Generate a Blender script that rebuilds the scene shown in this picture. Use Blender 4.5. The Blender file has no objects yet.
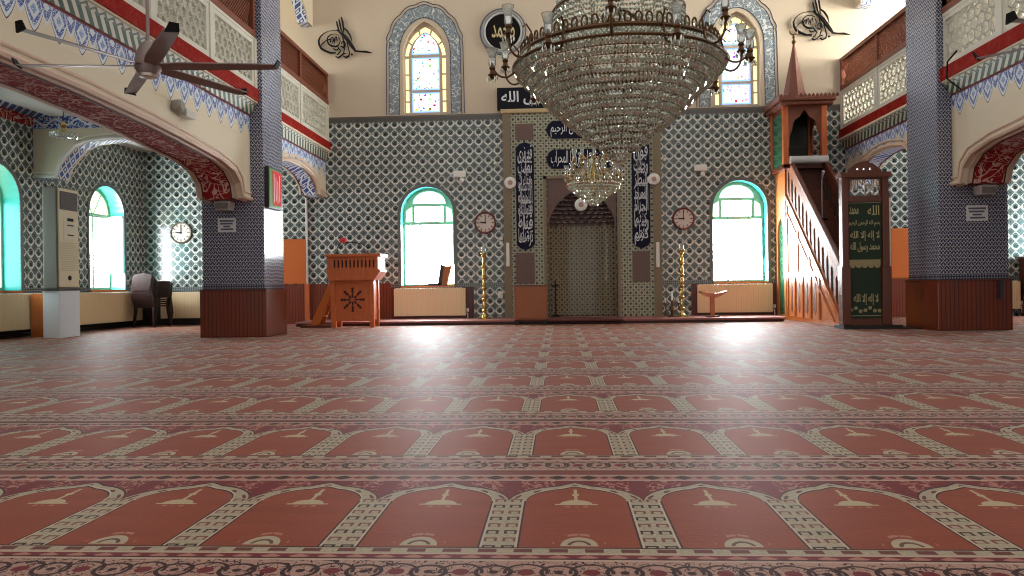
import bpy, bmesh, math, random, unicodedata
from mathutils import Vector, Matrix
from mathutils.geometry import tessellate_polygon
R = random.Random(7)
PI = math.pi
sc = bpy.context.scene
COL = sc.collection
cos, sin = math.cos, math.sin

# ------------------------------------------------------------------ mesh builder
class MB:
    def __init__(s): s.v = []; s.f = []; s.m = []
    def add(s, vs, fs, m=0):
        b = len(s.v); s.v += [tuple(p) for p in vs]
        s.f += [tuple(b + i for i in f) for f in fs]; s.m += [m] * len(fs)
    def box(s, x0, x1, y0, y1, z0, z1, m=0):
        v = [(x, y, z) for z in (z0, z1) for y in (y0, y1) for x in (x0, x1)]
        s.add(v, [(0, 2, 3, 1), (4, 5, 7, 6), (0, 1, 5, 4), (2, 6, 7, 3), (0, 4, 6, 2), (1, 3, 7, 5)], m); return s
    def prism(s, outer, d0, d1, plane='XZ', holes=(), m=0, mh=None, ms=None):
        """2D outline (with holes) swept between depths d0 and d1 along the third axis"""
        def P(a, b, d):
            return (a, d, b) if plane == 'XZ' else ((d, a, b) if plane == 'YZ' else (a, b, d))
        loops = [list(outer)] + [list(h) for h in holes]
        flat = [p for l in loops for p in l]
        tr = tessellate_polygon([[Vector((p[0], p[1], 0)) for p in l] for l in loops])
        n = len(flat)
        vs = [P(a, b, d0) for a, b in flat] + [P(a, b, d1) for a, b in flat]
        fs = [tuple(t) for t in tr] + [tuple(i + n for i in reversed(t)) for t in tr]
        s.add(vs, fs, m)
        k = 0
        for li, l in enumerate(loops):
            q = [(k + i, k + (i + 1) % len(l), k + (i + 1) % len(l) + n, k + i + n) for i in range(len(l))]
            b = len(s.v) - 2 * n
            s.f += [tuple(b + i for i in f) for f in q]
            s.m += [(m if ms is None else ms) if li == 0 else (m if mh is None else mh)] * len(q)
            k += len(l)
        return s
    def tube(s, pts, r, seg=8, m=0, flat=None):
        pts = [Vector(p) for p in pts]; n = len(pts)
        rs = r if isinstance(r, (list, tuple)) else [r] * n
        t0 = (pts[1] - pts[0]).normalized()
        up = Vector((0, 0, 1)) if abs(t0.z) < .9 else Vector((0, 1, 0))
        if flat is not None: up = Vector(flat)
        vs = []
        for i, p in enumerate(pts):
            t = (pts[min(i + 1, n - 1)] - pts[max(i - 1, 0)])
            t = t.normalized() if t.length > 1e-9 else t0
            a = t.cross(up)
            a = a.normalized() if a.length > 1e-6 else Vector((1, 0, 0))
            b = a.cross(t).normalized()
            if flat is None: up = b
            for k in range(seg):
                th = 2 * PI * k / seg
                vs.append(p + a * (cos(th) * rs[i]) + b * (sin(th) * rs[i] * (1 if flat is None else .6)))
        fs = [(i * seg + k, i * seg + (k + 1) % seg, (i + 1) * seg + (k + 1) % seg, (i + 1) * seg + k) for i in range(n - 1) for k in range(seg)]
        fs += [tuple(range(seg - 1, -1, -1)), tuple((n - 1) * seg + k for k in range(seg))]
        s.add(vs, fs, m); return s
    def lathe(s, prof, c=(0, 0, 0), seg=20, m=0, axis='Z'):
        """prof: (radius, height) pairs turned round an axis through c"""
        vs = []
        for r, h in prof:
            r = max(r, 1e-4)
            for k in range(seg):
                th = 2 * PI * k / seg; a, b = r * cos(th), r * sin(th)
                q = (a, b, h) if axis == 'Z' else ((a, h, b) if axis == 'Y' else (h, a, b))
                vs.append((c[0] + q[0], c[1] + q[1], c[2] + q[2]))
        n = len(prof)
        fs = [(i * seg + k, i * seg + (k + 1) % seg, (i + 1) * seg + (k + 1) % seg, (i + 1) * seg + k) for i in range(n - 1) for k in range(seg)]
        fs += [tuple(range(seg - 1, -1, -1)), tuple((n - 1) * seg + k for k in range(seg))]
        s.add(vs, fs, m); return s
    def bead(s, x, y, z, r, h, m=0):
        a = R.random() * 1.5
        c1, s1 = r * cos(a), r * sin(a)
        s.add([(x, y, z + h), (x + c1, y + s1, z), (x - s1, y + c1, z), (x - c1, y - s1, z), (x + s1, y - c1, z), (x, y, z - h)],
              [(0, 1, 2), (0, 2, 3), (0, 3, 4), (0, 4, 1), (5, 2, 1), (5, 3, 2), (5, 4, 3), (5, 1, 4)], m)
    def build(s, name, mats, parent=None, origin=None, smooth=False, bevel=0):
        me = bpy.data.meshes.new(name)
        off = Vector(origin) if origin else (Vector(parent['_w']) if parent is not None else Vector((0, 0, 0)))
        me.from_pydata([Vector(p) - off for p in s.v], [], s.f)
        mats = mats if isinstance(mats, (list, tuple)) else [mats]
        for mt in mats: me.materials.append(mt)
        for i, p in enumerate(me.polygons): p.material_index = s.m[i]; p.use_smooth = smooth
        bm = bmesh.new(); bm.from_mesh(me); bmesh.ops.recalc_face_normals(bm, faces=bm.faces[:])
        bm.to_mesh(me); bm.free()
        o = bpy.data.objects.new(name, me); COL.objects.link(o)
        o['_w'] = list(off)
        if parent is not None: o.parent = parent
        else: o.location = off
        if smooth:
            try: me.set_sharp_from_angle(angle=math.radians(40))
            except Exception: pass
        if bevel:
            b = o.modifiers.new('Bevel', 'BEVEL'); b.width = bevel; b.segments = 2; b.limit_method = 'ANGLE'
        return o

def tag(o, label, cat, group=None):
    o['label'] = label; o['category'] = cat
    if group: o['group'] = group
    return o
def thing(name, label, cat, loc, group=None, rotz=0):
    o = bpy.data.objects.new(name, None); COL.objects.link(o); o.location = loc; o['_w'] = list(loc)
    o.empty_display_size = .1
    return tag(o, label, cat, group)
def struct(o, label=None):
    o['kind'] = 'structure'
    if label: o['label'] = label
    return o
def dup(root, loc, rotz=0, label=None):
    r = root.copy(); COL.objects.link(r); r.location = loc; r.rotation_euler = (0, 0, rotz)
    if label: r['label'] = label
    for ch in list(root.children):
        c = ch.copy(); COL.objects.link(c); c.parent = r
        for g in ch.children:
            d = g.copy(); COL.objects.link(d); d.parent = c
    return r
def arch(x0, x1, zb, zs, zt, n=16, pointed=0.):
    """outline of an arched opening: sill zb, springing zs, crown zt"""
    c, h = (x0 + x1) / 2, (x1 - x0) / 2
    p = [(x0, zb), (x1, zb)]
    for i in range(n + 1):
        t = PI * i / n; ca, sa = cos(t), sin(t)
        z = zs + (zt - zs) * ((1 - pointed) * sa + pointed * (1 - abs(ca)) ** .8)
        p.append((c + h * ca, z))
    return p

# ------------------------------------------------------------------ node expressions
class NT:
    def __init__(s, name):
        s.mat = bpy.data.materials.new(name); s.mat.use_nodes = True
        s.nt = s.mat.node_tree; s.nt.nodes.clear()
        s.out = s.nt.nodes.new('ShaderNodeOutputMaterial')
    def n(s, t, **k):
        x = s.nt.nodes.new(t)
        for a, b in k.items(): setattr(x, a, b)
        return x
    def link(s, a, b):
        if isinstance(a, E): a = a.s
        if hasattr(a, 'is_linked'): s.nt.links.new(a, b)
        else: b.default_value = a
    def math(s, op, *a):
        x = s.n('ShaderNodeMath', operation=op)
        for i, q in enumerate(a): s.link(q, x.inputs[i])
        return E(s, x.outputs[0])
    def coords(s, kind='Object'):
        t = s.n('ShaderNodeTexCoord'); x = s.n('ShaderNodeSeparateXYZ'); s.nt.links.new(t.outputs[kind], x.inputs[0])
        return E(s, x.outputs[0]), E(s, x.outputs[1]), E(s, x.outputs[2])
    def normal_abs_x(s):
        g = s.n('ShaderNodeNewGeometry'); x = s.n('ShaderNodeSeparateXYZ'); s.nt.links.new(g.outputs['True Normal'], x.inputs[0])
        return s.math('GREATER_THAN', s.math('ABSOLUTE', E(s, x.outputs[0])), .7)
    def vec(s, a, b, c=0.):
        x = s.n('ShaderNodeCombineXYZ')
        for i, q in enumerate((a, b, c)): s.link(q, x.inputs[i])
        return x.outputs[0]
    def noise(s, v, scale, detail=2., rough=.5, dist=0.):
        x = s.n('ShaderNodeTexNoise'); s.nt.links.new(v, x.inputs['Vector'])
        x.inputs['Scale'].default_value = scale; x.inputs['Detail'].default_value = detail
        x.inputs['Roughness'].default_value = rough; x.inputs['Distortion'].default_value = dist
        return E(s, x.outputs['Fac'])
    def voro(s, v, scale, feature='F1', rnd=1.):
        x = s.n('ShaderNodeTexVoronoi', feature=feature); s.nt.links.new(v, x.inputs['Vector'])
        x.inputs['Scale'].default_value = scale; x.inputs['Randomness'].default_value = rnd
        return E(s, x.outputs['Distance']), x.outputs.get('Color')
    def mix(s, fac, a, b):
        x = s.n('ShaderNodeMix', data_type='RGBA')
        s.link(fac, x.inputs[0])
        for q, i in ((a, 6), (b, 7)):
            if isinstance(q, tuple): q = (*q, 1.) if len(q) == 3 else q
            s.link(q, x.inputs[i])
        return x.outputs[2]
    def sel(s, fac, a, b):           # float select
        return a + fac * (b - a)
    def bsdf(s, color, rough=.5, metal=0., spec=.5, trans=0., coat=0., bump=None, bs=.3, bd=.01, sheen=0., emis=None, es=0.):
        p = s.n('ShaderNodeBsdfPrincipled')
        if isinstance(color, tuple): color = (*color, 1.)[:4]
        s.link(color, p.inputs['Base Color']); s.link(rough, p.inputs['Roughness'])
        p.inputs['Metallic'].default_value = metal; p.inputs['Specular IOR Level'].default_value = spec
        p.inputs['Transmission Weight'].default_value = trans; p.inputs['Coat Weight'].default_value = coat
        p.inputs['Coat Roughness'].default_value = .08
        if sheen: p.inputs['Sheen Weight'].default_value = sheen; p.inputs['Sheen Roughness'].default_value = .25; p.inputs['Sheen Tint'].default_value = (1, .82, .74, 1)
        if bump is not None:
            b = s.n('ShaderNodeBump'); b.inputs['Strength'].default_value = bs; b.inputs['Distance'].default_value = bd
            s.link(bump, b.inputs['Height']); s.nt.links.new(b.outputs[0], p.inputs['Normal'])
        if emis is not None:
            s.link(emis if not isinstance(emis, tuple) else (*emis, 1.), p.inputs['Emission Color']); s.link(es, p.inputs['Emission Strength'])
        s.nt.links.new(p.outputs[0], s.out.inputs[0]); return s.mat
class E:
    def __init__(s, n, k): s.n = n; s.s = k
    def __add__(s, o): return s.n.math('ADD', s, o)
    __radd__ = __add__
    def __sub__(s, o): return s.n.math('SUBTRACT', s, o)
    def __rsub__(s, o): return s.n.math('SUBTRACT', o, s)
    def __mul__(s, o): return s.n.math('MULTIPLY', s, o)
    __rmul__ = __mul__
    def __truediv__(s, o): return s.n.math('DIVIDE', s, o)
    def __lt__(s, o): return s.n.math('LESS_THAN', s, o)
    def __gt__(s, o): return s.n.math('GREATER_THAN', s, o)
    def abs(s): return s.n.math('ABSOLUTE', s)
    def frac(s): return s.n.math('FRACT', s)
    def floor(s): return s.n.math('FLOOR', s)
    def sin(s): return s.n.math('SINE', s)
    def sqrt(s): return s.n.math('SQRT', s)
    def max(s, o): return s.n.math('MAXIMUM', s, o)
    def min(s, o): return s.n.math('MINIMUM', s, o)
    def mod(s, o): return s.n.math('FLOORED_MODULO', s, o)
    def near(s, v, w): return (s - v).abs() < w
    def cell(s, p): return ((s / p + .5).frac() - .5) * p      # signed distance to the nearest multiple of p
    def between(s, a, b): return (s > a) * (s < b)
def srgb(r, g, b):
    f = lambda c: (c / 255 / 12.92) if c <= 10 else ((c / 255 + .055) / 1.055) ** 2.4
    return (f(r), f(g), f(b))

def plain(name, rgb, rough=.5, noise=0., **k):
    n = NT(name); c = srgb(*rgb)
    if noise:
        x, y, z = n.coords(); f = n.noise(n.vec(x, y, z), 9., 4.)
        col = n.mix(f * noise, c, tuple(q * .5 for q in c))
        return n.bsdf(col, rough, **k)
    return n.bsdf(c, rough, **k)

def wood(name, rgb, plank=0., rough=.35, coat=.3, dark=.55, vertical=True):
    n = NT(name); c = srgb(*rgb); x, y, z = n.coords()
    a = n.sel(n.normal_abs_x(), x, y)
    g = n.noise(n.vec(x * 14., y * 14., z * 1.3) if vertical else n.vec(x * 1.3, y * 1.3, z * 14.), 2.2, 5., .6, .8)
    col = n.mix(g, tuple(q * 1.25 for q in c), tuple(q * dark for q in c))
    bump = g * .2
    if plank:
        gr = a.cell(plank).abs() < .006
        tone = n.noise(n.vec((a / plank + .5).floor(), 3.), 3.7, 0.)
        col = n.mix(tone * .5, col, tuple(q * .55 for q in c))
        col = n.mix(gr, col, tuple(q * .22 for q in c)); bump = bump - gr
    return n.bsdf(col, rough, coat=coat, bump=bump, bs=.35, bd=.006)

# ---- glazed wall tiles: rosettes in a diagonal lattice
def tile_wall(name, zb0=.73, zt=4.42):
    n = NT(name); x, y, z = n.coords()
    u = n.sel(n.normal_abs_x(), x - .02, y - .1)
    P = .2
    a, b = u.cell(P), (z - .03).cell(P)
    d = (a * a + b * b).sqrt(); ab = a.abs(); bb = b.abs()
    light, dark, mid, teal = srgb(232, 234, 224), srgb(22, 30, 32), srgb(120, 128, 124), srgb(54, 76, 80)
    col = n.mix(n.noise(n.vec(u, z), 30.), srgb(84, 96, 96), srgb(104, 114, 112))
    k = ab + bb
    col = n.mix(k.near(.1, .0125), col, light)
    col = n.mix(k.near(.1, .003), col, srgb(90, 100, 98))
    c2 = (P / 2 - ab) + (P / 2 - bb)
    col = n.mix(((P / 2 - ab) * 1.5 + (b.abs() - .1).abs()) < .028, col, dark)
    e = ((a * a + (b - .008) * (b - .008)).sqrt())
    col = n.mix((d < .071) * (k < .1), col, light)
    col = n.mix((e < .06) * (k < .1), col, teal)
    col = n.mix((d < .047), col, srgb(132, 142, 138))
    col = n.mix(d < .036, col, dark)
    col = n.mix(d < .01, col, srgb(80, 92, 92))
    # joints of the 20 cm squares
    j = ((a.abs() > .0985) + (b.abs() > .0985)).min(1.)
    col = n.mix(j, col, mid)
    # border strip at the foot and the head of the tiling
    fb = ((z - .02).cell(.04).abs() + u.cell(.04).abs()) < .018
    bcol = n.mix(fb, srgb(78, 84, 86), srgb(140, 146, 142))
    col = n.mix(z.between(zb0, zb0 + .1), col, bcol)
    col = n.mix(z.between(zt - .13, zt), col, srgb(84, 82, 80))
    col = n.mix(z.near(zt - .02, .012) + z.near(zt - .12, .006), col, srgb(105, 92, 80))
    return n.bsdf(col, .17, spec=.5)

def tile_column(name):
    n = NT(name); x, y, z = n.coords(); ax = n.normal_abs_x()
    u = n.sel(ax, x - .005, y)
    P, Q = .1, .115
    a, b = u.cell(P).abs(), z.cell(Q)
    c, d = P / 2 - a, (z + Q / 2).cell(Q)
    navy, white, mid = srgb(42, 44, 62), srgb(190, 192, 200), srgb(106, 110, 134)
    k = a / P + b.abs() / Q
    col = n.mix(k < .5, srgb(52, 52, 80), navy)
    col = n.mix(k.near(.5, .05), col, white)
    for (p, q) in ((a, b), (c, d)):
        col = n.mix((p * 1.7 + (q - .004).abs()) < .034, col, mid)
        col = n.mix((p * 2.6 + (q + .006).abs()) < .02, col, white)
        col = n.mix(((p - .02).abs() + (q + .018).abs()) < .009, col, white)
    fb = ((z - .02).cell(.04).abs() + u.cell(.04).abs()) < .018
    col = n.mix(z < .84, col, n.mix(fb, srgb(58, 60, 78), srgb(130, 132, 142)))
    return n.bsdf(col, .24, spec=.22)

def tile_floral(name, base, curl, blob, P=.13, ky=.7):
    n = NT(name); x, y, z = n.coords(); u = x + y * ky
    a, b = u.cell(P), z.cell(P); d = (a * a + b * b).sqrt()
    w = n.noise(n.vec(u, z), 16., 1.)
    t = n.noise(n.vec(u * 1., z * 1.), 34., 1.5)
    col = n.mix((t - .5).abs() < .035, srgb(*base), srgb(*curl))
    col = n.mix(d.near(P * .33, .007), col, srgb(*curl))
    col = n.mix(d < P * .2, col, srgb(*blob))
    c = (P / 2 - a.abs()) + (P / 2 - b.abs())
    col = n.mix(c < P * .2, col, srgb(*blob))
    col = n.mix(c.near(P * .28, .006), col, srgb(*curl))
    return n.bsdf(col, .2)

def small_check(name, c1, c2, P=.05, rough=.3):
    n = NT(name); x, y, z = n.coords(); u = x + y * .5
    k = (u.cell(P).abs() + z.cell(P).abs())
    col = n.mix(k < P * .3, srgb(*c1), srgb(*c2))
    return n.bsdf(col, rough)

# ---- painted bands
def painted_vine(name, ground, vine, P=.36, W=.34, axis='Y', soft=.5, k=1.):
    """scrolling vine with leaves; runs along an axis"""
    n = NT(name); x, y, z = n.coords()
    s = {'Y': y, 'X': x, 'Z': z}[axis]; o = {'Y': x + z, 'X': z + y, 'Z': x}[axis]
    t = n.noise(n.vec(x * 1., y * 1., z), 9., 1., .5, .6)
    t2 = n.noise(n.vec(x + 7., y, z), 15., 1., .5, .8)
    w1 = s + (s * 13.).sin() * .04; ph = s.cell(.34)
    ctr = (s * (2 * PI / .68)).sin() * .09
    t = n.noise(n.vec(x, y, z), 6.5, .5, .5, .5); t2 = n.noise(n.vec(x + 7., y, z), 9., .5, .5, .6)
    f = ((t - .5).abs() < .028).max(((t2 - .48).abs() < .022)).max(t2 > .7) * k
    return n.bsdf(n.mix(f, srgb(*ground), srgb(*vine)), .8, spec=.12)

def lambrequin(name, top, P=.36, axis='Y'):
    """row of blue palmettes hanging from a dark red line, pointed tips over cream plaster"""
    n = NT(name); x, y, z = n.coords(); s = y if axis == 'Y' else x
    h = (top - z)
    a = s.cell(P).abs(); a2 = (s + P / 2).cell(P).abs()
    cream, blue, white, dk, red = srgb(212, 200, 176), srgb(44, 72, 150), srgb(206, 214, 222), srgb(40, 44, 60), srgb(112, 26, 28)
    big = h + a * a * 7. + a * .7 ; sm = h + a2 * a2 * 16. + a2 * .6
    col = n.mix(big < .36, cream, dk); col = n.mix(big < .345, col, white); col = n.mix(big < .30, col, blue)
    col = n.mix(sm < .24, col, white); col = n.mix(sm < .2, col, blue)
    col = n.mix((h - .14).abs() * .8 + a < .085, col, white)
    col = n.mix((h - .14).abs() + a < .05, col, srgb(110, 140, 190))
    col = n.mix((h - .06).abs() + a2 < .05, col, white)
    w = n.noise(n.vec(s, z), 42., 1.)
    col = n.mix(((w - .5).abs() < .03) * (big < .3).max(sm < .2), col, white)
    col = n.mix(h < .03, col, red)
    return n.bsdf(col, .6)

def dentil(name, axis='Y', P=.16):
    n = NT(name); x, y, z = n.coords(); s = y
    a = (s + z * 1.6).cell(P); k = (a > -.005) * (z < 3.62)
    wv = z - 3.63 + (s * (2 * PI / P)).sin() * .018
    col = n.mix(k, srgb(200, 198, 184), srgb(46, 76, 56))
    col = n.mix(wv.abs() < .014, col, srgb(90, 104, 92))
    return n.bsdf(col, .6)

def blue_knot(name):
    n = NT(name); x, y, z = n.coords(); P = .16
    u = x + y; a, b = u.cell(P).abs(), z.cell(P).abs()
    col = n.mix((a + b).near(P * .5, .02), srgb(52, 84, 150), srgb(222, 226, 230))
    col = n.mix((a + b) < .03, col, srgb(222, 226, 230))
    return n.bsdf(col, .55)

# ---- carpet woven in rows of niches
def carpet_mat():
    n = NT('carpet_weave'); X, Y, Z = n.coords()
    P, L = .463, 1.19
    x = (X - .045 - Y * .0065).cell(P); ax = x.abs(); xd = P / 2 - ax          # from the niche axis / from the divider
    b = ((Y - 2.18) / L + 4.).frac() * L
    rowi = ((Y - 2.18) / L).floor()
    rust, cream, wine, dark, pink = srgb(158, 74, 54), srgb(200, 186, 160), srgb(112, 22, 32), srgb(38, 10, 14), srgb(178, 118, 104)
    nz = n.noise(n.vec(X, Y), 55., 3.)
    nb = n.noise(n.vec(X * .6, Y * 3.), 4., 3.)
    fr = n.mix(nb, srgb(172, 78, 44), srgb(132, 56, 34)); fr = n.mix(n.noise(n.vec(X * 6., Y * 60.), 5., 2.) * .5, fr, srgb(112, 50, 36))
    # arch outlines
    q = lambda w: (1. - (ax / w) * (ax / w)).max(0.).sqrt()
    hi = .46 + q(.172) * .165 + (.05 - ax).max(0.) * .55
    ho = .45 + q(.232) * .22 + (.06 - ax).max(0.) * .7
    inner = (b < hi) * (ax < .172)
    line_i = (b < hi + .012) * (ax < .178)
    line_p = (b < hi + .024) * (ax < .185)
    outer = b < ho
    # ground: wine spandrel with pink sprays
    sp = n.noise(n.vec(X, Y * .8), 26., 1.5)
    col = n.mix(((sp - .5).abs() < .035) * (xd < .16) * (xd > .03), wine, pink)
    col = n.mix((b - ho).between(0., .012), col, dark)
    # cream strip with hooked squares
    cr = n.mix(n.noise(n.vec(X, Y), 90., 2.), srgb(206, 192, 164), srgb(134, 120, 96))
    k1 = (xd - .028).abs(); k2 = (b).cell(.068).abs()
    sq = (k1 < .02) * (k2 < .017) * (((k1 < .011) * (b.cell(.068) + .004).abs().__lt__(.011)) * -1. + 1.)
    alt = ((b / .068 + .5).floor()).mod(2.)
    cr = n.mix(sq * (b < .5), cr, n.mix(alt, dark, srgb(120, 60, 52)))
    ring = (ax.cell(.068) * ax.cell(.068) + (b - ho + .035) * (b - ho + .035)).sqrt() < .014
    cr = n.mix(ring * (b > .5), cr, srgb(96, 40, 40))
    col = n.mix(outer, col, cr)
    col = n.mix(line_p, col, srgb(200, 180, 155)); col = n.mix(line_i, col, dark); col = n.mix(inner, col, fr)
    # hanging lamp
    lamp = (b.between(.43, .485) * (ax * ax + (b - .43) * (b - .43) * 1.1 < .0031)).max(b.between(.424, .436) * (ax < .072)).max((ax < .006) * b.between(.47, .62)).max((ax < .012) * b.near(.55, .012))
    drip = (b.near(.405, .008)) * ((ax - .03).abs() < .008).max(b.near(.395, .008) * (ax < .006))
    col = n.mix(inner * lamp, col, srgb(192, 172, 136)); col = n.mix(inner * drip, col, srgb(180, 120, 100))
    # dome
    r = (ax * ax + (b - .012) * (b - .012) * .5).sqrt()
    col = n.mix(inner * (r < .054) * (b > .012), col, srgb(184, 168, 140))
    col = n.mix(inner * (r.near(.03, .005)) * (b > .02), col, srgb(96, 62, 50))
    col = n.mix(inner * r.near(.072, .006) * (((ax * 90.).sin()) > .2) * (b > .03), col, srgb(178, 122, 100))
    # cross bands between rows
    s1 = X.cell(.12)
    band1 = n.mix((b - .795).abs() + s1.abs() * .8 < .032, srgb(176, 122, 108), dark)
    band1 = n.mix((b - .795).abs() + (X + .06).cell(.12).abs() < .02, band1, wine)
    col = n.mix(b.between(.75, .84), col, band1)
    col = n.mix(b.between(.84, .915), col, n.mix(nb, srgb(140, 62, 52), srgb(120, 48, 44)))
    t = n.noise(n.vec(X, Y * .9), 30., 1., .5, 1.)
    cc = ((X.cell(.17) * X.cell(.17)) + (b - 1.0) * (b - 1.0)).sqrt(); c5 = (((X + .085).cell(.17) * (X + .085).cell(.17)) + (b - 1.0) * (b - 1.0)).sqrt()
    band2 = n.mix((t - .5).abs() < .026, srgb(180, 140, 124), dark)
    band2 = n.mix(cc.near(.045, .006).max(cc < .012).max(c5.near(.055, .005) * ((b - 1.) > -.01)), band2, dark)
    band2 = n.mix(c5 < .022, band2, wine)
    col = n.mix(b.between(.915, 1.09), col, band2)
    band3 = n.mix(((b - 1.11).abs() + X.cell(.08).abs() * .6) < .018, wine, pink)
    col = n.mix(b.between(1.09, 1.135), col, band3)
    base = n.mix(((b - 1.163).abs() < .014) * (X.cell(.1).abs() < .026), cr, srgb(104, 46, 42))
    col = n.mix(b > 1.135, col, base)
    ln = b.near(.755, .006) + b.near(.836, .006) + b.near(.92, .006) + b.near(1.086, .006) + b.near(1.135, .005)
    col = n.mix(ln, col, srgb(196, 168, 148))
    dl = b.near(.848, .006) + b.near(.905, .006) + b.near(1.098, .004) + b.near(1.187, .005)
    col = n.mix(dl, col, dark)
    col = n.mix(b.near(.87, .011) * (rowi.mod(2.) > .5), col, srgb(70, 20, 24))
    col = n.mix(n.noise(n.vec(X, Y), 140., 2.) * .42, col, srgb(74, 34, 26))
    return n.bsdf(col, .6, spec=.12, bump=nz, bs=.25, bd=.005, sheen=.1)

def glow(name, rgb, strength):
    n = NT(name); return n.bsdf((.02, .02, .02), .1, emis=srgb(*rgb), es=strength)

def stained(name, cx, zlo, zhi, hw, strength):
    """pale leaded glass with coloured sprays near its edges, daylight behind"""
    n = NT(name); x, y, z = n.coords()
    e = (x - cx).abs()
    v, c = n.voro(n.vec(x, z), 14.)
    w = n.noise(n.vec(x, z), 13., 1.)
    edge = ((e > hw * .42) + (z > zhi - .2) + (z < zlo + .16)).min(1.)
    spray = edge * (w > .48) * (v < .42)
    hs = n.n('ShaderNodeHueSaturation'); hs.inputs['Saturation'].default_value = 1.5; hs.inputs['Value'].default_value = .4
    n.nt.links.new(c, hs.inputs['Color'])
    col = n.mix(spray, srgb(246, 250, 255), hs.outputs[0])
    col = n.mix((v > .48) * .35, col, srgb(120, 150, 190))
    col = n.mix((e > hw * .9).max(z > zhi - .03).max(z < zlo + .04), col, srgb(120, 160, 225))
    return n.bsdf((.02, .02, .02), .1, emis=col, es=strength)

# ------------------------------------------------------------------ lettering
FORMS = {}
for _cp in list(range(0xFE80, 0xFEFD)):
    _d = unicodedata.decomposition(chr(_cp)).split()
    if len(_d) == 2: FORMS.setdefault(int(_d[1], 16), {})[_d[0].strip('<>')] = _cp
    elif len(_d) == 3: FORMS.setdefault((int(_d[1], 16), int(_d[2], 16)), {})[_d[0].strip('<>')] = _cp
def shape_arabic(t):
    """joined letter forms in visual (left to right) order"""
    toks = []; i = 0
    while i < len(t):
        if i + 1 < len(t) and (ord(t[i]), ord(t[i + 1])) in FORMS: toks.append((ord(t[i]), ord(t[i + 1]))); i += 2
        else: toks.append(ord(t[i])); i += 1
    out = []
    def joins_next(k): return k in FORMS and 'initial' in FORMS[k]
    def joins_prev(k): return k in FORMS and 'final' in FORMS[k]
    for j, k in enumerate(toks):
        if k not in FORMS: out.append(chr(k)); continue
        p = j > 0 and joins_next(toks[j - 1]) and joins_prev(k)
        q = j + 1 < len(toks) and joins_next(k) and joins_prev(toks[j + 1])
        f = FORMS[k]; form = 'medial' if p and q else ('final' if p else ('initial' if q else 'isolated'))
        out.append(chr(f.get(form, f.get('isolated', 0x20))))
    return ''.join(reversed(out))
def text_geo(s, bold=.0):
    c = bpy.data.curves.new('tmp', 'FONT'); c.body = s; c.extrude = .03; c.offset = bold; c.resolution_u = 2
    o = bpy.data.objects.new('tmp', c); COL.objects.link(o); bpy.context.view_layer.update()
    me = o.to_mesh(); v = [tuple(p.co) for p in me.vertices]; f = [tuple(p.vertices) for p in me.polygons]
    o.to_mesh_clear(); bpy.data.objects.remove(o); bpy.data.curves.remove(c)
    return v, f
def lettering(mb, lines, x0, x1, z0, z1, y, bold=.02, depth=.006, arabic=True, lap=-.04):
    """lines of script filling a rectangle on a wall that faces -Y"""
    n = len(lines); h = (z1 - z0) / n
    for i, s in enumerate(lines):
        v, f = text_geo(shape_arabic(s) if arabic else s, bold)
        if not v: continue
        a0, a1 = min(p[0] for p in v), max(p[0] for p in v); b0, b1 = min(p[1] for p in v), max(p[1] for p in v)
        t, l = z1 - i * h + h * lap, z1 - (i + 1) * h - h * lap
        mb.add([(x0 + (p[0] - a0) / (a1 - a0) * (x1 - x0), y - (depth if p[2] > 0 else 0), l + (p[1] - b0) / (b1 - b0) * (t - l)) for p in v], f)

# ------------------------------------------------------------------ materials
PLASTER = plain('cream_plaster', (202, 186, 164), .8, .06)
PLASTER2 = plain('gallery_plaster', (212, 200, 176), .75, .05)
CEILW = plain('white_ceiling_plaster', (222, 220, 214), .8)
TILE = tile_wall('rosette_wall_tile')
TCOL = tile_column('palmette_column_tile')
PLANK = wood('red_brown_planks', (130, 52, 24), .062, .35, .2)
PLANKD = wood('dark_red_planks', (92, 28, 24), .08, .35, .3)
OAK = wood('orange_varnished_wood', (190, 104, 50), 0, .25, .5, .7)
OAKL = wood('lectern_wood', (200, 102, 50), 0, .55, .0, .6)
DARKW = wood('dark_carved_wood', (100, 46, 26), 0, .4, .15, .6)
ROSEW = wood('screen_wood', (118, 60, 36), 0, .5, .05, .6)
BOARD = plain('orange_laminate', (198, 104, 46), .35)
CABW = plain('tan_laminate', (150, 88, 50), .4, .15)
RADI = None
BLACK = plain('black_metal', (14, 13, 14), .6, spec=.2)
BLACKW = plain('black_wood', (30, 20, 18), .5)
WHITE = plain('white_plastic', (226, 224, 216), .4)
CREAMP = plain('cream_plastic', (222, 208, 172), .35)
GREYP = plain('grey_plastic', (150, 150, 150), .5)
BRASS = plain('polished_brass', (206, 176, 104), .22, metal=1.)
DBRASS = plain('aged_brass', (150, 122, 76), .35, metal=.9)
BRONZE = plain('dull_bronze', (96, 70, 44), .4, metal=.8)
STONE = plain('white_stone_lattice', (205, 202, 188), .7)
STONER = plain('white_stone_lattice_right', (205, 202, 188), .7)  # same colour as STONE, for the right gallery panels
RED = plain('red_painted_band', (138, 34, 26), .5, .35)
MAROON = plain('maroon', (96, 24, 26), .5)
TURQ = plain('turquoise_reveal', (70, 190, 185), .25)  # turquoise colour on the inner sides of the wall openings
FRAMEG = plain('pale_green_frame', (176, 210, 176), .4)
CARPET = carpet_mat()
CRYSTAL = plain('cut_crystal', (238, 244, 230), .06, metal=.45, spec=.9, trans=.65)
GLASSW = plain('frosted_glass', (232, 236, 232), .12, trans=.8)
SUNGLASS = glow('daylit_window_glass', (246, 251, 255), 48.)
SUNBLUE = glow('daylit_turquoise_glass', (200, 248, 252), 3.)
SUNYEL = glow('daylit_yellow_glass', (255, 232, 150), 2.)
SUNPALE = glow('daylit_pale_yellow_glass', (255, 246, 206), 3.)
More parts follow.
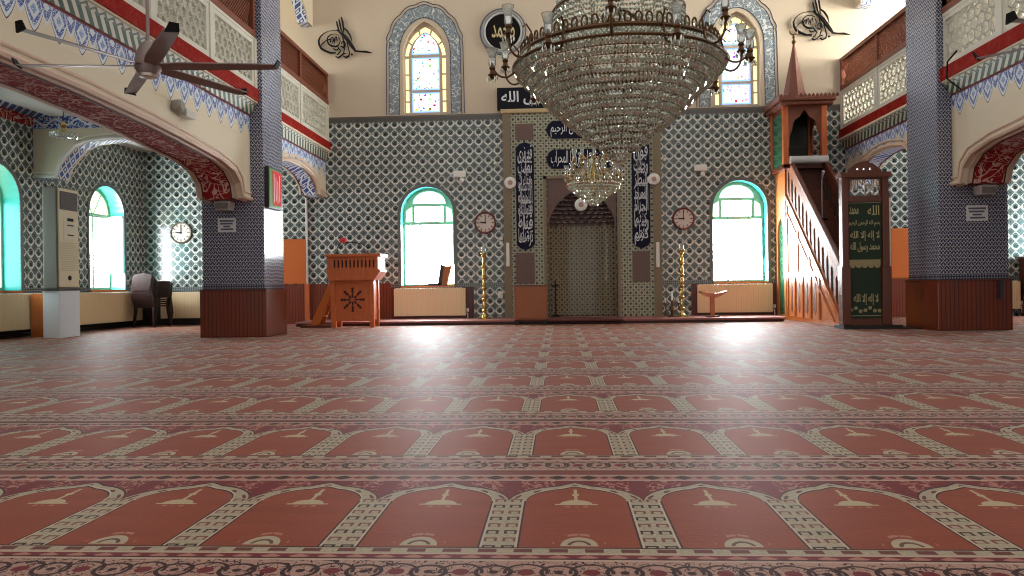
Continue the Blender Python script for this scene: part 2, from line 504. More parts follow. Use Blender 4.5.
SUNMINT = glow('daylit_mint_glass', (205, 245, 205), 3.)
LAMB = lambrequin('blue_palmette_frieze', 3.5)
VINE_R = painted_vine('maroon_vine_band', (150, 38, 42), (214, 176, 166))
VINE_S = painted_vine('red_vine_band', (132, 16, 10), (158, 60, 44), k=.4)
KNOT = blue_knot('blue_knot_band')
DENT = dentil('green_dentil_band')
FLORAL = tile_floral('green_floral_tile', (86, 90, 74), (172, 168, 140), (44, 50, 42), .115)
FLORALD = tile_floral('dark_niche_tile', (104, 98, 82), (150, 138, 112), (52, 56, 50), .11, 0.)
BROWNT = small_check('brown_mosaic_tile', (92, 64, 54), (112, 84, 72))
MUQ = small_check('brown_niche_scales', (70, 48, 42), (104, 78, 68), .06)
OLIVE = plain('olive_stone', (120, 106, 80), .4)
NAVY = plain('navy_glaze', (18, 20, 42), .6, spec=.15)
SCRIPT = plain('white_glaze_script', (214, 216, 220), .3)
GOLD = plain('gold_script', (186, 176, 130), .5)
CLOTHW = plain('white_cloth', (210, 208, 204), .8)
PAPER = plain('white_paper', (214, 216, 218), .7)
def ribbed(name, rgb, P=.05):
    n = NT(name); x, y, z = n.coords(); u = n.sel(n.normal_abs_x(), x, y)
    k = (u.cell(P).abs() / P * 2.)
    return n.bsdf(n.mix(k > .88, srgb(*rgb), tuple(c * .78 for c in srgb(*rgb))), .4, bump=k, bs=.3, bd=.01)
RADI = ribbed('cream_enamel', (232, 206, 164))

# ------------------------------------------------------------------ the shell
YB, XL, XR, XC = 16.3, -8.95, 10.7, .57
b = MB(); b.box(XL - .4, XR + .4, -1.6, YB + .4, -.3, -.013); struct(b.build('floor', BLACKW), 'floor under the carpet')
b = MB(); cut = lambda a, c, d, e: [(a, d), (c, d), (c, e), (a, e)]
b.prism(cut(XL + .02, XR - .02, -1.5, YB - .04), -.0128, 0, 'XY', [cut(-5.6, -4.52, 11.84, 12.79), cut(5.65, 6.73, 11.72, 12.79)])
tag(b.build('prayer_carpet', CARPET, origin=(0, 0, 0)), 'wall to wall red carpet woven with rows of arched prayer niches', 'carpet')

LOWWIN = [(-3.27, -2.14), (3.31, 4.43)]; UPWIN = [(-3.17, -2.25), (3.38, 4.32)]
lower_holes = [arch(a, c, .78, 2.32, 2.89) for a, c in LOWWIN]
NX0, NX1 = -.13, 1.29
niche_hole = arch(NX0 + .01, NX1 - .01, .02, 2.02, 2.8, 20, .35)
b = MB()
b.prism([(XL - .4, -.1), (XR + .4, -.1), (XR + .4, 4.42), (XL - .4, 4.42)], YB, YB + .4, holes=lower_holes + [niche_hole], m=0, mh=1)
up = [arch(a, c, 4.47, 5.72, 6.42, 18, .25) for a, c in UPWIN]
b.prism([(XL - .4, 4.42), (XR + .4, 4.42), (XR + .4, 8.2), (XL - .4, 8.2)], YB, YB + .4, holes=up, m=2, mh=2)
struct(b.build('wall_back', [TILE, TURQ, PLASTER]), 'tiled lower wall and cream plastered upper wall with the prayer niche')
b = MB()
LW = [(11.25, 12.44), (14.37, 15.57)]
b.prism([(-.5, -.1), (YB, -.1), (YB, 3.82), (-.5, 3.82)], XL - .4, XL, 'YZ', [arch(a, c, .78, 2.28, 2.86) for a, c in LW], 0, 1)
b.prism([(-.5, 3.82), (YB, 3.82), (YB, 8.2), (-.5, 8.2)], XL - .4, XL, 'YZ', m=2)
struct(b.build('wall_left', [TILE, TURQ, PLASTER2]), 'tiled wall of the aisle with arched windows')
b = MB()
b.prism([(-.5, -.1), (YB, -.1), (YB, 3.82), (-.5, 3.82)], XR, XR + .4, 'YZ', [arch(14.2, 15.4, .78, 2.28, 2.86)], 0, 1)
b.prism([(-.5, 3.82), (YB, 3.82), (YB, 8.2), (-.5, 8.2)], XR, XR + .4, 'YZ', [arch(12.6, 15.6, 4.6, 6.2, 7.3)], 2, 2)
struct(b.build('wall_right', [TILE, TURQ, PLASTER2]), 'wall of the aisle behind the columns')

# ---- windows
def low_window(name, a, c, label, side=None):
    """frame, transom and panes of an arched window set deep in its opening"""
    w = struct(bpy.data.objects.new(name, None), label); COL.objects.link(w); w['_w'] = [0, 0, 0]
    y0, y1 = YB + .27, YB + .34
    outer = arch(a, c, .78, 2.32, 2.89); cx = (a + c) / 2; h = (c - a) / 2
    zt = 2.1
    light = [(cx - .31, zt + .07), (cx + .31, zt + .07), (cx + .31, 2.5), (cx - .31, 2.5)]
    lun = [(cx - .36, 2.56)] + [(cx + .36, 2.56)] + [(cx + .36 * cos(t), 2.56 + .27 * sin(t)) for t in [PI * i / 10 for i in range(1, 10)]]
    sl = [(a + .05, zt + .07), (cx - .37, zt + .07), (cx - .37, 2.5), (a + .07, 2.42)]
    sr = [(c - .05, zt + .07), (cx + .37, zt + .07), (cx + .37, 2.5), (c - .07, 2.42)]
    low = [(a + .04, .82), (c - .04, .82), (c - .04, zt), (a + .04, zt)]
    m = MB(); m.prism(outer, y0, y1, holes=[light, lun, sl, sr, low]); m.build('window_frame', FRAMEG, w)
    m = MB(); m.box(a + .03, c - .03, y1 - .02, y1 - .012, .8, zt + .02); m.build('window_pane', SUNGLASS, w)
    m = MB(); m.box(cx - .34, cx + .34, y1 - .02, y1 - .012, zt + .04, 2.53); m.build('window_pane', SUNGLASS, w)
    m = MB(); m.prism(lun, y1 - .02, y1 - .012); m.build('window_pane', SUNBLUE, w)
    for q in (sl, sr):
        m = MB(); m.prism(q, y1 - .02, y1 - .012); m.build('window_pane', SUNMINT, w)
    for dx in (-.2, .26):
        m = MB(); m.box(cx + dx - .008, cx + dx + .008, y0 - .01, y1, .82, zt); m.build('glazing_bar', WHITE, w)
    m = MB(); m.box(c - .055, c - .03, y0 - .03, y1, 1.25, zt); m.build('blind_edge', GREYP, w)
    m = MB(); m.box(a - .02, c + .02, YB - .03, YB + .3, .745, .78); m.build('window_sill', OAK, w)
    m = MB()
    out2 = arch(a - .07, c + .07, .78, 2.32, 2.96, 20)
    m.prism(out2, YB - .012, YB + .01, holes=[[(x * 1., z) for x, z in arch(a - .003, c + .003, .785, 2.32, 2.893, 16)]])
    m.build('tile_border', plain('grey_tile_border', (96, 100, 100), .3), w)
    return w
low_window('window_1', *LOWWIN[0], 'arched window beside the lectern')
low_window('window_2', *LOWWIN[1], 'arched window beside the stepped pulpit')
def side_window(name, a, c, label, xw, sgn, sash=False, low=None):
    w = struct(bpy.data.objects.new(name, None), label); COL.objects.link(w); w['_w'] = [0, 0, 0]
    x0, x1 = sorted((xw - sgn * .3, xw - sgn * .36)); cx = (a + c) / 2
    xa, xb = sorted((xw - sgn * .33, xw - sgn * .335))
    zt = 2.28; lun = arch(a + .05, c - .05, zt + .05, zt + .06, 2.8)
    low1 = [(a + .05, .84), (cx - .03, .84), (cx - .03, zt - .03), (a + .05, zt - .03)]
    low2 = [(cx + .03, .84), (c - .05, .84), (c - .05, zt - .03), (cx + .03, zt - .03)]
    m = MB(); m.prism(arch(a, c, .78, 2.28, 2.86), x0, x1, 'YZ', [lun, low1, low2]); m.build('window_frame', FRAMEG, w)
    m = MB(); m.prism(lun, xa, xb, 'YZ'); m.build('window_pane', SUNPALE, w)
    for q in (low1, low2):
        m = MB(); m.prism(q, xa, xb, 'YZ'); m.build('window_pane', low or SUNGLASS, w)
    m = MB()
    for t in (PI * .33, PI * .66):
        m.tube([(xw - sgn * .3, cx, zt), (xw - sgn * .3, cx + .55 * cos(t), zt + .5 * sin(t))], .015, 6)
    m.build('glazing_bar', FRAMEG, w)
    m = MB(); m.box(*sorted((xw + sgn * .03, xw - sgn * .3)), a - .02, c + .02, .745, .78); m.build('window_sill', OAK, w)
    m = MB(); m.prism(arch(a - .07, c + .07, .78, 2.28, 2.93, 20), *sorted((xw + sgn * .012, xw - sgn * .01)), 'YZ', [arch(a - .003, c + .003, .785, 2.28, 2.863)])
    m.build('tile_border', plain('grey_tile_border', (96, 100, 100), .3), w)
    if sash:
        m = MB(); m.box(xw - .31, xw - .01, c - .06, c - .035, 1.16, 2.27); m.build('open_sash', glow('daylit_sash_glass', (246, 251, 255), 2.5), w)
        m = MB()
        m.box(xw - .33, xw + .0, c - .065, c - .03, 1.13, 1.16); m.box(xw - .33, xw + .0, c - .065, c - .03, 2.27, 2.3)
        m.build('sash_rail', WHITE, w)
    return w
side_window('window_3', *LW[0], 'arched window beyond the frame edge by the air conditioner', XL, 1, False, glow('daylit_aqua_glass', (230, 250, 248), 7.))
side_window('window_4', *LW[1], 'arched window between the air conditioner and the stacked chairs', XL, 1, True, glow('daylit_soft_glass', (246, 251, 255), 34.))
side_window('window_5', 14.2, 15.4, 'arched window of the other aisle', XR, -1)
w = struct(bpy.data.objects.new('window_6', None), 'tall gallery window'); COL.objects.link(w); w['_w'] = [0, 0, 0]
m = MB(); m.prism(arch(12.6, 15.6, 4.6, 6.2, 7.3), XR + .2, XR + .21, 'YZ'); m.build('window_pane', glow('daylit_gallery_glass', (255, 252, 240), 60.), w)
m = MB()
for yy in (13.35, 14.1, 14.85): m.box(XR + .16, XR + .2, yy - .03, yy + .03, 4.6, 7.2)
m.box(XR + .16, XR + .2, 12.6, 15.6, 6.1, 6.16); m.build('window_frame', WHITE, w)

def upper_window(name, a, c, label):
    w = struct(bpy.data.objects.new(name, None), label); COL.objects.link(w); w['_w'] = [0, 0, 0]
    cx = (a + c) / 2; y = YB + .1; hw = (c - a) / 2
    # pierced plaster frame
    segs = []
    inner = arch(cx - .31, cx + .31, 4.5, 5.65, 6.2, 18, .25)
    top = [(x, z) for x, z in inner if z >= 5.72]
    def ring(o, i0):
        # yellow border lights between an outer and an inner outline, cut in short lengths
        out = []
        return out
    hmid = [(cx - .3, 4.5), (cx + .3, 4.5), (cx + .3, 4.93), (cx - .3, 4.93)]
    hmid2 = [(cx - .3, 4.98), (cx + .3, 4.98), (cx + .3, 5.68), (cx - .3, 5.68)]
    htop = [(cx - .3, 5.74), (cx + .3, 5.74)] + [(cx + .3 * cos(t), 5.74 + .47 * (.75 * sin(t) + .25 * (1 - abs(cos(t))))) for t in [PI * i / 14 for i in range(1, 14)]]
    yel = []
    for sx in (-1, 1):
        for z0, z1 in ((4.5, 4.72), (4.75, 4.97), (5.0, 5.3), (5.33, 5.66)):
            yel.append([(cx + sx * .36, z0), (cx + sx * .435, z0), (cx + sx * .435, z1), (cx + sx * .36, z1)])
    def P(t, k): # arched part of the border
        return (cx + (.36 + .075 * k) * cos(t), 5.7 + (.52 + .11 * k) * (.75 * sin(t) + .25 * (1 - abs(cos(t)))))
    for i in range(5):
        t0, t1 = PI * (i + .06) / 5, PI * (i + .94) / 5
        ts = [t0 + (t1 - t0) * k / 4 for k in range(5)]
        yel.append([P(t, 0) for t in ts] + [P(t, 1) for t in reversed(ts)])
    m = MB(); m.prism(arch(a, c, 4.47, 5.72, 6.42, 18, .25), y, y + .05, holes=[hmid, hmid2, htop] + yel)
    m.build('window_frame', PLASTER, w)
    for q, lo, hi in ((hmid, 4.5, 4.93), (hmid2, 4.98, 5.68), (htop, 5.74, 6.2)):
        m = MB(); m.prism(q, y + .03, y + .035); m.build('window_pane', stained('stained_glass', cx, lo, hi, .3, 2.2), w)
    for q in yel:
        m = MB(); m.prism(q, y + .03, y + .035); m.build('window_pane', SUNYEL, w)
    # painted surround with a scalloped outer edge
    pts = [(cx - .78, 4.44), (cx + .78, 4.44)]
    for i in range(61):
        t = PI * i / 60
        sc_ = 1 + .035 * abs(sin(t * 7))
        pts.append((cx + .78 * cos(t) * (sc_ if 4 < i < 56 else 1), 5.78 + .96 * (.97 * sin(t) + .03 * (1 - abs(cos(t)))) * sc_ if 0 < i < 60 else 5.78))
    innr = arch(a - .1, c + .1, 4.441, 5.76, 6.5, 24, .08)
    m = MB(); m.prism(pts, YB - .006, YB + .01, holes=[innr])
    n = NT('painted_window_border'); X, Y, Z = n.coords()
    t = n.noise(n.vec(X, Z), 10., .5, .5, .7); v, _ = n.voro(n.vec(X, Z), 9.)
    col = n.mix((t - .5).abs() < .035, srgb(126, 138, 144), srgb(206, 210, 210)); col = n.mix(v < .14, col, srgb(50, 56, 76))
    m.build('painted_border', n.bsdf(col, .7), w)
    m = MB()
    for k, q in ((0, pts), (1, innr)):
        for s_ in (0, .075):
            if k and s_: continue
            qq = [(cx + (px - cx) * (1 + (s_ - .02) * 1.), pz + ((pz - 4.44) * (s_ - .0) * .35)) for px, pz in q[2:]]
            m.tube([(px, YB - .004, pz) for px, pz in [(q[1][0] + (.06 if s_ else 0), 4.44)] + qq + [(q[0][0] - (.06 if s_ else 0), 4.44)]], .009, 4)
    m.build('painted_outline', plain('dark_blue_paint', (60, 66, 86), .7), w)
upper_window('window_7', *UPWIN[0], 'stained glass window beside the round plaque')
upper_window('window_8', *UPWIN[1], 'stained glass window behind the chandelier')

# ---- panelling, platform, baseboards
b = MB(); b.box(-6.4, -3.5, YB - .035, YB, 0, .85); struct(b.build('trim_1', PLANK), 'plank panelling behind the lectern')
b = MB(); b.box(-3.5, -1.72, YB - .03, YB, 0, .745); struct(b.build('trim_2', PLANKD), 'dark red panel below the window')
b = MB(); b.box(2.84, 4.62, YB - .03, YB, 0, .745); struct(b.build('trim_3', PLANKD), 'dark red panel below the other window')
b = MB(); b.box(5.4, 8.5, YB - .035, YB, 0, .8); struct(b.build('trim_4', PLANK), 'plank panelling behind the pulpit')
b = MB(); b.box(XL, -6.4, YB - .03, YB, 0, .74); struct(b.build('trim_5', BLACKW), 'dark skirting panel of the aisle')
b = MB(); b.box(XL, XL + .03, 3, YB, 0, .74); struct(b.build('baseboard_left', BLACKW), 'dark panel behind the radiators')
b = MB()
b.prism([(-5.14, 15.02), (-4.6, 14.98), (4.25, 14.98), (4.38, 15.06), (4.42, 15.3), (4.42, YB - .03), (-5.14, YB - .03)], 0, .05, 'XY', m=0)
b.prism([(-5.16, 15.0), (-4.6, 14.95), (4.27, 14.95), (4.42, 15.04), (4.46, 15.3), (4.46, YB - .03), (-5.16, YB - .03)], .05, .085, 'XY', m=1)
struct(b.build('platform_slab', [plain('platform_riser', (58, 24, 22), .5), plain('platform_top', (150, 92, 84), .6, .2)]), 'low platform along the niche wall')
b = MB(); b.box(-.16, 1.26, 14.82, 15.6, .0, .05, 0); b.box(-.2, 1.3, 14.78, 15.6, .05, .11, 1)
struct(b.build('step_slab', [BLACKW, plain('wine_red_step', (92, 34, 32), .5, .2)], bevel=.02), 'dark red step before the niche')
b = MB()
b.tube([(-5.31, YB - .03, .85), (-5.31, YB - .03, 2.7)], .025, 8); struct(b.build('trim_6', plain('white_strip', (220, 222, 220), .5)), 'white corner strip')
b = MB(); b.box(-5.36, -5.26, YB - .07, YB - .03, 0, .86); struct(b.build('trim_7', OAKL), 'wooden post below the white strip')

# ---- columns
def column(name, x0, x1, y0, y1, label):
    w = struct(bpy.data.objects.new(name, None), label); COL.objects.link(w); w['_w'] = [0, 0, 0]
    m = MB(); m.box(x0, x1, y0, y1, .7, 8.2); m.build('tiled_shaft', TCOL, w, bevel=.012)
    m = MB(); m.box(x0 - .035, x1 + .035, y0 - .035, y1 + .035, 0, .74)
    m.build('wood_cladding', PLANK, w, bevel=.01)
    m = MB(); m.box(x0 - .045, x1 + .045, y0 - .045, y1 + .045, .735, .755); m.build('cladding_cap', DARKW, w)
    return w
column('column_left', -5.56, -4.56, 11.88, 12.75, 'tiled square column with the framed sign')
column('column_right', 5.69, 6.69, 11.76, 12.75, 'tiled square column beside the pulpit')

# ---- galleries: arch beams, painted bands, floors
NEAR = [(11.9, 2.15), (11.5, 2.15), (11.43, 2.36), (11.2, 2.52), (10.75, 2.62), (9.7, 2.7), (8.9, 2.75), (7.5, 2.8), (2.5, 2.8)]
FARP = [(YB, 2.72), (15.82, 2.72), (15.76, 2.88), (15.42, 3.06), (14.9, 3.15), (14.5, 3.17), (14.1, 3.15), (13.6, 3.06), (13.3, 2.88), (13.2, 2.72), (12.7, 2.72)]
def offset(prof, d):
    return [(y + (d if i and prof[i - 1][1] < z and y > 13 else 0), z + d) for i, (y, z) in enumerate(prof)]
def side(sg, xs=None):
    """sg = -1 for one gallery, 1 for the mirrored one; X measured from the hall axis"""
    nm = 'left' if sg < 0 else 'right'
    X = lambda u: XC + sg * u             # u = distance from the axis
    xs = lambda u0, u1: sorted((XC + sg * u0, XC + sg * u1))
    fi, fo = 5.33, 6.02                    # inner and outer face of the arch beam
    for key, prof, ya, yb, soffit in (('near', NEAR, 2.5, 11.87, VINE_R), ('far', FARP, 12.72, YB, KNOT)):
        fi, fo = (5.33, 6.02) if key == 'near' else (5.46, 5.88)
        w = struct(bpy.data.objects.new('beam_' + nm, None), 'gallery arch beam'); COL.objects.link(w); w['_w'] = [0, 0, 0]
        pl = [(ya, 3.78)] + list(reversed(prof)) + [(yb, 3.78)]
        pl[1] = (ya, prof[-1][1]); pl[-2] = (yb, prof[0][1])
        m = MB(); m.prism(pl, *xs(fi, fo), 'YZ'); m.build('plaster_beam', PLASTER2, w)
        # frieze of palmettes along the top of the inner face
        m = MB(); m.box(*xs(fi - .002, fi + .01), ya, yb, 3.12, 3.5); m.build('palmette_frieze', LAMB, w)
        # mouldings along the arch edge
        for dz, dep in ((.02, .035), (.11, .02)):
            m = MB()
            pts = [(X(fi - dep * .3), y if i else yb, z + dz) for i, (y, z) in enumerate(prof)]
            if key == 'near': pts = [(p[0], p[1] + (dz if 0 < i < 4 else 0), p[2]) for i, p in enumerate(pts)]
            m.tube(pts, dep, 6); m.build('arch_moulding', plain('pink_moulding', (206, 178, 158), .6), w)
        # painted soffit
        m = MB()
        u0, u1 = (fi + .15, fo - .1) if key == 'near' else (fi + .07, fo - .05)
        vs = []; k = len(prof)
        for y, z in prof: vs += [(X(u0), min(y, yb), z - .008), (X(u1), min(y, yb), z - .008)]
        for y, z in prof: vs += [(X(u0), min(y, yb), z + .02), (X(u1), min(y, yb), z + .02)]
        fs = []
        for i in range(k - 1):
            a_ = 2 * i
            fs += [(a_, a_ + 1, a_ + 3, a_ + 2), (a_ + 2 * k, a_ + 2 * k + 2, a_ + 2 * k + 3, a_ + 2 * k + 1), (a_, a_ + 2, a_ + 2 * k + 2, a_ + 2 * k), (a_ + 1, a_ + 2 * k + 1, a_ + 2 * k + 3, a_ + 3)]
        m.add(vs, fs); m.build('painted_soffit', soffit, w)
        for uu in (fi + .07, fo - .04, u0, u1):
            m = MB(); m.tube([(X(uu), min(y, yb), z - .006) for y, z in prof], .022 if uu in (fi + .07, fo - .04) and key == 'near' else .012, 6)
            m.build('soffit_moulding', plain('pink_moulding', (206, 178, 158), .6) if uu in (fi + .07, fo - .04) else plain('dark_line', (92, 30, 34), .6), w)
        # cornice: sloping dentil band, cream fillet, red band
        m = MB(); m.prism([(fi - .01, 3.5), (fi - .02, 3.5), (fi - .12, 3.68), (fi - .01, 3.68)] if sg > 0 else [(-(fi - .01), 3.5), (-(fi - .02), 3.5), (-(fi - .12), 3.68), (-(fi - .01), 3.68)], ya, yb, 'XZ')
        m.v = [(p[0] + XC, p[1], p[2]) for p in m.v]; m.build('dentil_cornice', DENT, w)
        m = MB(); m.box(*xs(fi - .02, fi - .14), ya, yb, 3.665, 3.7); m.build('cornice_fillet', PLASTER2, w)
    w = struct(bpy.data.objects.new('ceiling_' + nm, None), 'aisle ceiling and gallery floor'); COL.objects.link(w); w['_w'] = [0, 0, 0]
    m = MB(); m.box(*xs(5.37, 9.52 if sg < 0 else 10.13), 2.5, YB, 3.78, 3.88); m.build('ceiling_plaster', CEILW, w)
    xs0, X0 = xs, X
    for key, ya, yb in (('near', 2.5, 11.84), ('far', 12.76, YB)):
        dx_ = 0 if key == 'near' else .17
        xs = lambda a_, b_, d_=dx_: xs0(a_ + d_, b_ + d_)
        X = lambda a_, d_=dx_: X0(a_ + d_)
        g = thing('gallery_balustrade', 'x', 'balustrade', (X(5.26), (ya + yb) / 2, 3.7), 'gallery balustrades')
        where = {(-1, 'near'): 'behind the whole ceiling fan', (-1, 'far'): 'between the signed column and the niche wall',
                 (1, 'near'): 'behind the cropped ceiling fan', (1, 'far'): 'above the carved pulpit gate'}[(sg, key)]
        g['label'] = 'white pierced gallery balustrade with wooden screen, ' + where
        m = MB(); m.box(*xs(5.17, 5.36), ya, yb, 3.69, 3.88); m.build('red_band', VINE_S, g)
        if key == 'near': npan, ph = 6, None
        else: npan = 2
        L = (yb - ya) / npan
        for i in range(npan):
            p0, p1 = ya + i * L + .07, ya + (i + 1) * L - .07
            m = MB(); m.prism([(p0 - .04, 3.9), (p1 + .04, 3.9), (p1 + .04, 4.66), (p0 - .04, 4.66)], *xs(5.22, 5.3), 'YZ', [[(p0 + .06, 3.98), (p1 - .06, 3.98), (p1 - .06, 4.58), (p0 + .06, 4.58)]])
            # pierced field of six-pointed rosettes
            fr = .1; rw = 0
            z = 3.98
            while z < 4.62:
                yy = p0 + .06 + (fr * .87 if rw % 2 else 0)
                while yy < p1 - .04:
                    hexa = lambda r, cy=yy, cz=z: [(min(max(cy + r * cos(t), p0 + .03), p1 - .03), min(max(cz + r * sin(t), 3.95), 4.61)) for t in [PI / 6 + PI / 3 * k for k in range(6)]]
                    if 3.97 < z < 4.6:
                        m2 = hexa(fr * 1.06); m3 = hexa(fr * .8)
                        if abs(m2[0][0] - m2[2][0]) > .06 and abs(m2[1][1] - m2[4][1]) > .08:
                            m.prism(m2, *xs(5.235, 5.285), 'YZ', [m3])
                            for k in range(3):
                                t = PI / 6 + PI / 3 * k
                                m.tube([(X(5.26), min(max(yy - fr * .75 * cos(t), p0), p1), z - fr * .75 * sin(t)), (X(5.26), min(max(yy + fr * .75 * cos(t), p0), p1), z + fr * .75 * sin(t))], .009, 4)
                    yy += fr * 1.74
                z += fr * 1.5; rw += 1
            m.build('lattice_panel', STONE if sg < 0 else STONER, g)
            m = MB(); m.box(*xs(5.2, 5.33), p1 + .02, p1 + .12, 3.88, 4.68); m.build('post', STONE, g)
        m = MB(); m.box(*xs(5.21, 5.34), ya, yb, 4.645, 4.69); m.build('stone_rail', STONE, g)
        # wooden lattice screen above
        m = MB()
        z0, z1 = 4.69, 5.36
        for za, zb in ((z0, z0 + .09), (z1 - .07, z1)): m.box(*xs(5.2, 5.34), ya, yb, za, zb)
        nb_ = max(2, int((yb - ya) / 3.4) + 1)
        for i in range(nb_ + 1):
            yy = ya + (yb - ya - .08) * i / nb_; m.box(*xs(5.21, 5.33), yy, yy + .08, z0, z1)
        m.build('screen_frame', ROSEW, g)
        m = MB(); h = z1 - z0 - .16; zz = z0 + .09
        yy = ya - h
        while yy < yb:
            for d_, ux in ((1, 5.255), (-1, 5.275)):
                q = [(yy, zz), (yy + .026, zz), (yy + .026 + h, zz + h), (yy + h, zz + h)]
                if d_ < 0: q = [(2 * yy + h - a_, b_) for a_, b_ in q]
                q = [(min(max(a_, ya), yb), b_) for a_, b_ in q]
                if max(a_ for a_, _ in q) - min(a_ for a_, _ in q) > .3: m.prism(q, *xs(ux, ux + .018), 'YZ')
            yy += .062
        m.build('screen_lattice', ROSEW, g)
    xs, X = xs0, X0
    b_ = MB(); b_.box(*xs0(5.5, 9.52 if sg < 0 else 10.13), -.5, YB, 7.7, 7.85); struct(b_.build('ceiling_shading_' + nm, CEILW), 'unseen ceiling added to darken the gallery')  # unseen roof, added so the gallery behind the lattice holes is darker
    # arch of the upper storey: its foot stands on a bracket on the niche wall
    w = struct(bpy.data.objects.new('beam_upper_' + nm, None), 'upper arch beam with a blue painted foot'); COL.objects.link(w); w['_w'] = [0, 0, 0]
    uz = [(YB, 6.38), (16.0, 6.38), (15.9, 6.55), (15.5, 6.8), (14.9, 7.1), (14.0, 7.25), (12.75, 7.3)]
    m = MB(); m.prism([(12.75, 8.2)] + list(reversed(uz)) + [(YB, 8.2)], *xs(5.69, 5.96), 'YZ'); m.build('plaster_beam', PLASTER2, w)
    vs = []
    for y, z in uz: vs += [(X(5.72), y, z - .008), (X(5.93), y, z - .008)]
    for y, z in uz: vs += [(X(5.72), y, z + .02), (X(5.93), y, z + .02)]
    k = len(uz); fs = []
    for i in range(k - 1):
        a_ = 2 * i; fs += [(a_, a_ + 1, a_ + 3, a_ + 2), (a_ + 2 * k, a_ + 2 * k + 2, a_ + 2 * k + 3, a_ + 2 * k + 1)]
    m = MB(); m.add(vs, fs); m.build('painted_soffit', KNOT, w)
side(-1); side(1)
w = struct(bpy.data.objects.new('window_9', None), 'tall gallery window of the other side'); COL.objects.link(w); w['_w'] = [0, 0, 0]
m = MB(); m.prism(arch(12.9, 15.4, 4.6, 6.2, 7.2), XL + .005, XL + .012, 'YZ'); m.build('window_pane', glow('daylit_gallery_glass_pale', (255, 252, 240), 9.), w)
m = MB()
for yy in (13.5, 14.15, 14.8): m.box(XL, XL + .04, yy - .03, yy + .03, 4.6, 7.1)
m.box(XL, XL + .04, 12.9, 15.4, 6.1, 6.16); m.build('window_frame', WHITE, w)
# arch across the aisle
cp = [(XL, 2.72), (-8.57, 2.72), (-8.49, 2.93), (-8.36, 3.08), (-8.2, 3.25), (-8.0, 3.33), (-7.7, 3.36), (-6.9, 3.39), (-5.56, 3.39)]
w = struct(bpy.data.objects.new('beam_cross', None), 'arch across the aisle'); COL.objects.link(w); w['_w'] = [0, 0, 0]
m = MB(); m.prism([(XL, 3.79)] + cp + [(-5.56, 3.79)], 12.8, 13.2); m.build('plaster_beam', PLASTER2, w)
m = MB(); m.box(XL, -5.56, 12.792, 12.81, 3.56, 3.775)
n = NT('blue_scroll_frieze'); X_, Y_, Z_ = n.coords(); t = n.noise(n.vec(X_, Z_), 15., 1., .5, 1.)
wv = ((Z_ - 3.67) - (X_ * 16.).sin() * .05).abs()
m.build('painted_frieze', n.bsdf(n.mix((wv < .02).max((t - .5).abs() < .05), srgb(38, 62, 140), srgb(214, 218, 226)), .6), w)
m = MB(); vs = []
for x, z in cp: vs += [(x, 12.86, z - .008), (x, 13.14, z - .008)]
m.add(vs, [(2 * i, 2 * i + 1, 2 * i + 3, 2 * i + 2) for i in range(len(cp) - 1)]); m.build('painted_soffit', KNOT, w)
m = MB(); m.tube([(x, 12.8, z + .02) for x, z in cp], .03, 6); m.tube([(x, 12.8, z + .09) for x, z in cp], .01, 6); m.build('arch_moulding', plain('white_moulding', (224, 222, 218), .6), w)
b = MB(); b.box(XL, XL + .02, 3, 12.78, 3.6, 3.775); struct(b.build('trim_8', VINE_R), 'maroon vine band along the aisle ceiling')
b = MB(); b.box(XL + .02, XL + .3, 3, 12.78, 3.765, 3.779); struct(b.build('trim_9', KNOT), 'blue painted ceiling border')

# ------------------------------------------------------------------ the prayer niche
mi = thing('mihrab_niche', 'tall tiled prayer niche with blue calligraphy panels in the centre of the wall', 'prayer niche', (.585, YB, 0))
yf = YB - .1
m = MB()
m.prism([(-1.05, .086), (2.22, .086), (2.22, 4.4), (-1.05, 4.4)], yf, YB - .001, holes=[[(NX0 - .02, .09), (NX1 + .02, .09), (NX1 + .02, 3.0), (NX0 - .02, 3.0)]])
m.build('tile_surround', FLORAL, mi)
m = MB()
for x0, x1 in ((-1.06, -.9), (2.07, 2.23)): m.box(x0, x1, yf - .03, YB - .001, .086, 4.4)
for x0, x1 in ((-.22, -.15), (1.31, 1.38)): m.box(x0, x1, yf - .02, YB - .001, .086, 3.05)
m.box(-.22, 1.38, yf - .02, YB - .001, 2.99, 3.05)
m.build('stone_border', OLIVE, mi)
m = MB(); m.box(-1.1, 2.27, yf - .05, YB - .001, 4.38, 4.47); m.build('cornice', plain('sand_stone', (186, 164, 122), .6), mi, bevel=.015)
m = MB(); m.prism([(NX0, .09), (NX1, .09), (NX1, 3.0), (NX0, 3.0)], yf + .02, YB - .001, holes=[[(NX0 + .02, .1), (NX1 - .02, .1)] + [(px, pz) for px, pz in arch(NX0 + .02, NX1 - .02, .1, 2.02, 2.8, 24, .35)[2:]]])
m.build('spandrel', BROWNT, mi)
for x0, x1, z0, z1 in ((-.79, -.41, 3.82, 4.16), (1.63, 2.0, 3.82, 4.16), (-.82, -.42, .8, 1.44), (1.62, 1.98, .8, 1.44)):
    m = MB(); m.box(x0, x1, yf - .012, yf, z0, z1); m.build('mosaic_panel', BROWNT, mi)
def panel(pts, rect, lines, bold=.0):
    m = MB(); m.prism(pts, yf - .03, yf - .001); p = m.build('calligraphy_panel', NAVY, mi)
    x0, x1, z0, z1 = rect
    t = MB(); lettering(t, lines, x0, x1, z0, z1, yf - .031, bold, lap=.16)
    if z1 - z0 > 1: lettering(t, lines[1:] + lines[:1], x0 + .02, x1 - .03, z0 + .06, z1 - .1, yf - .031, -.01, lap=.1)
    t.build('lettering', SCRIPT, p, origin=mi['_w'])
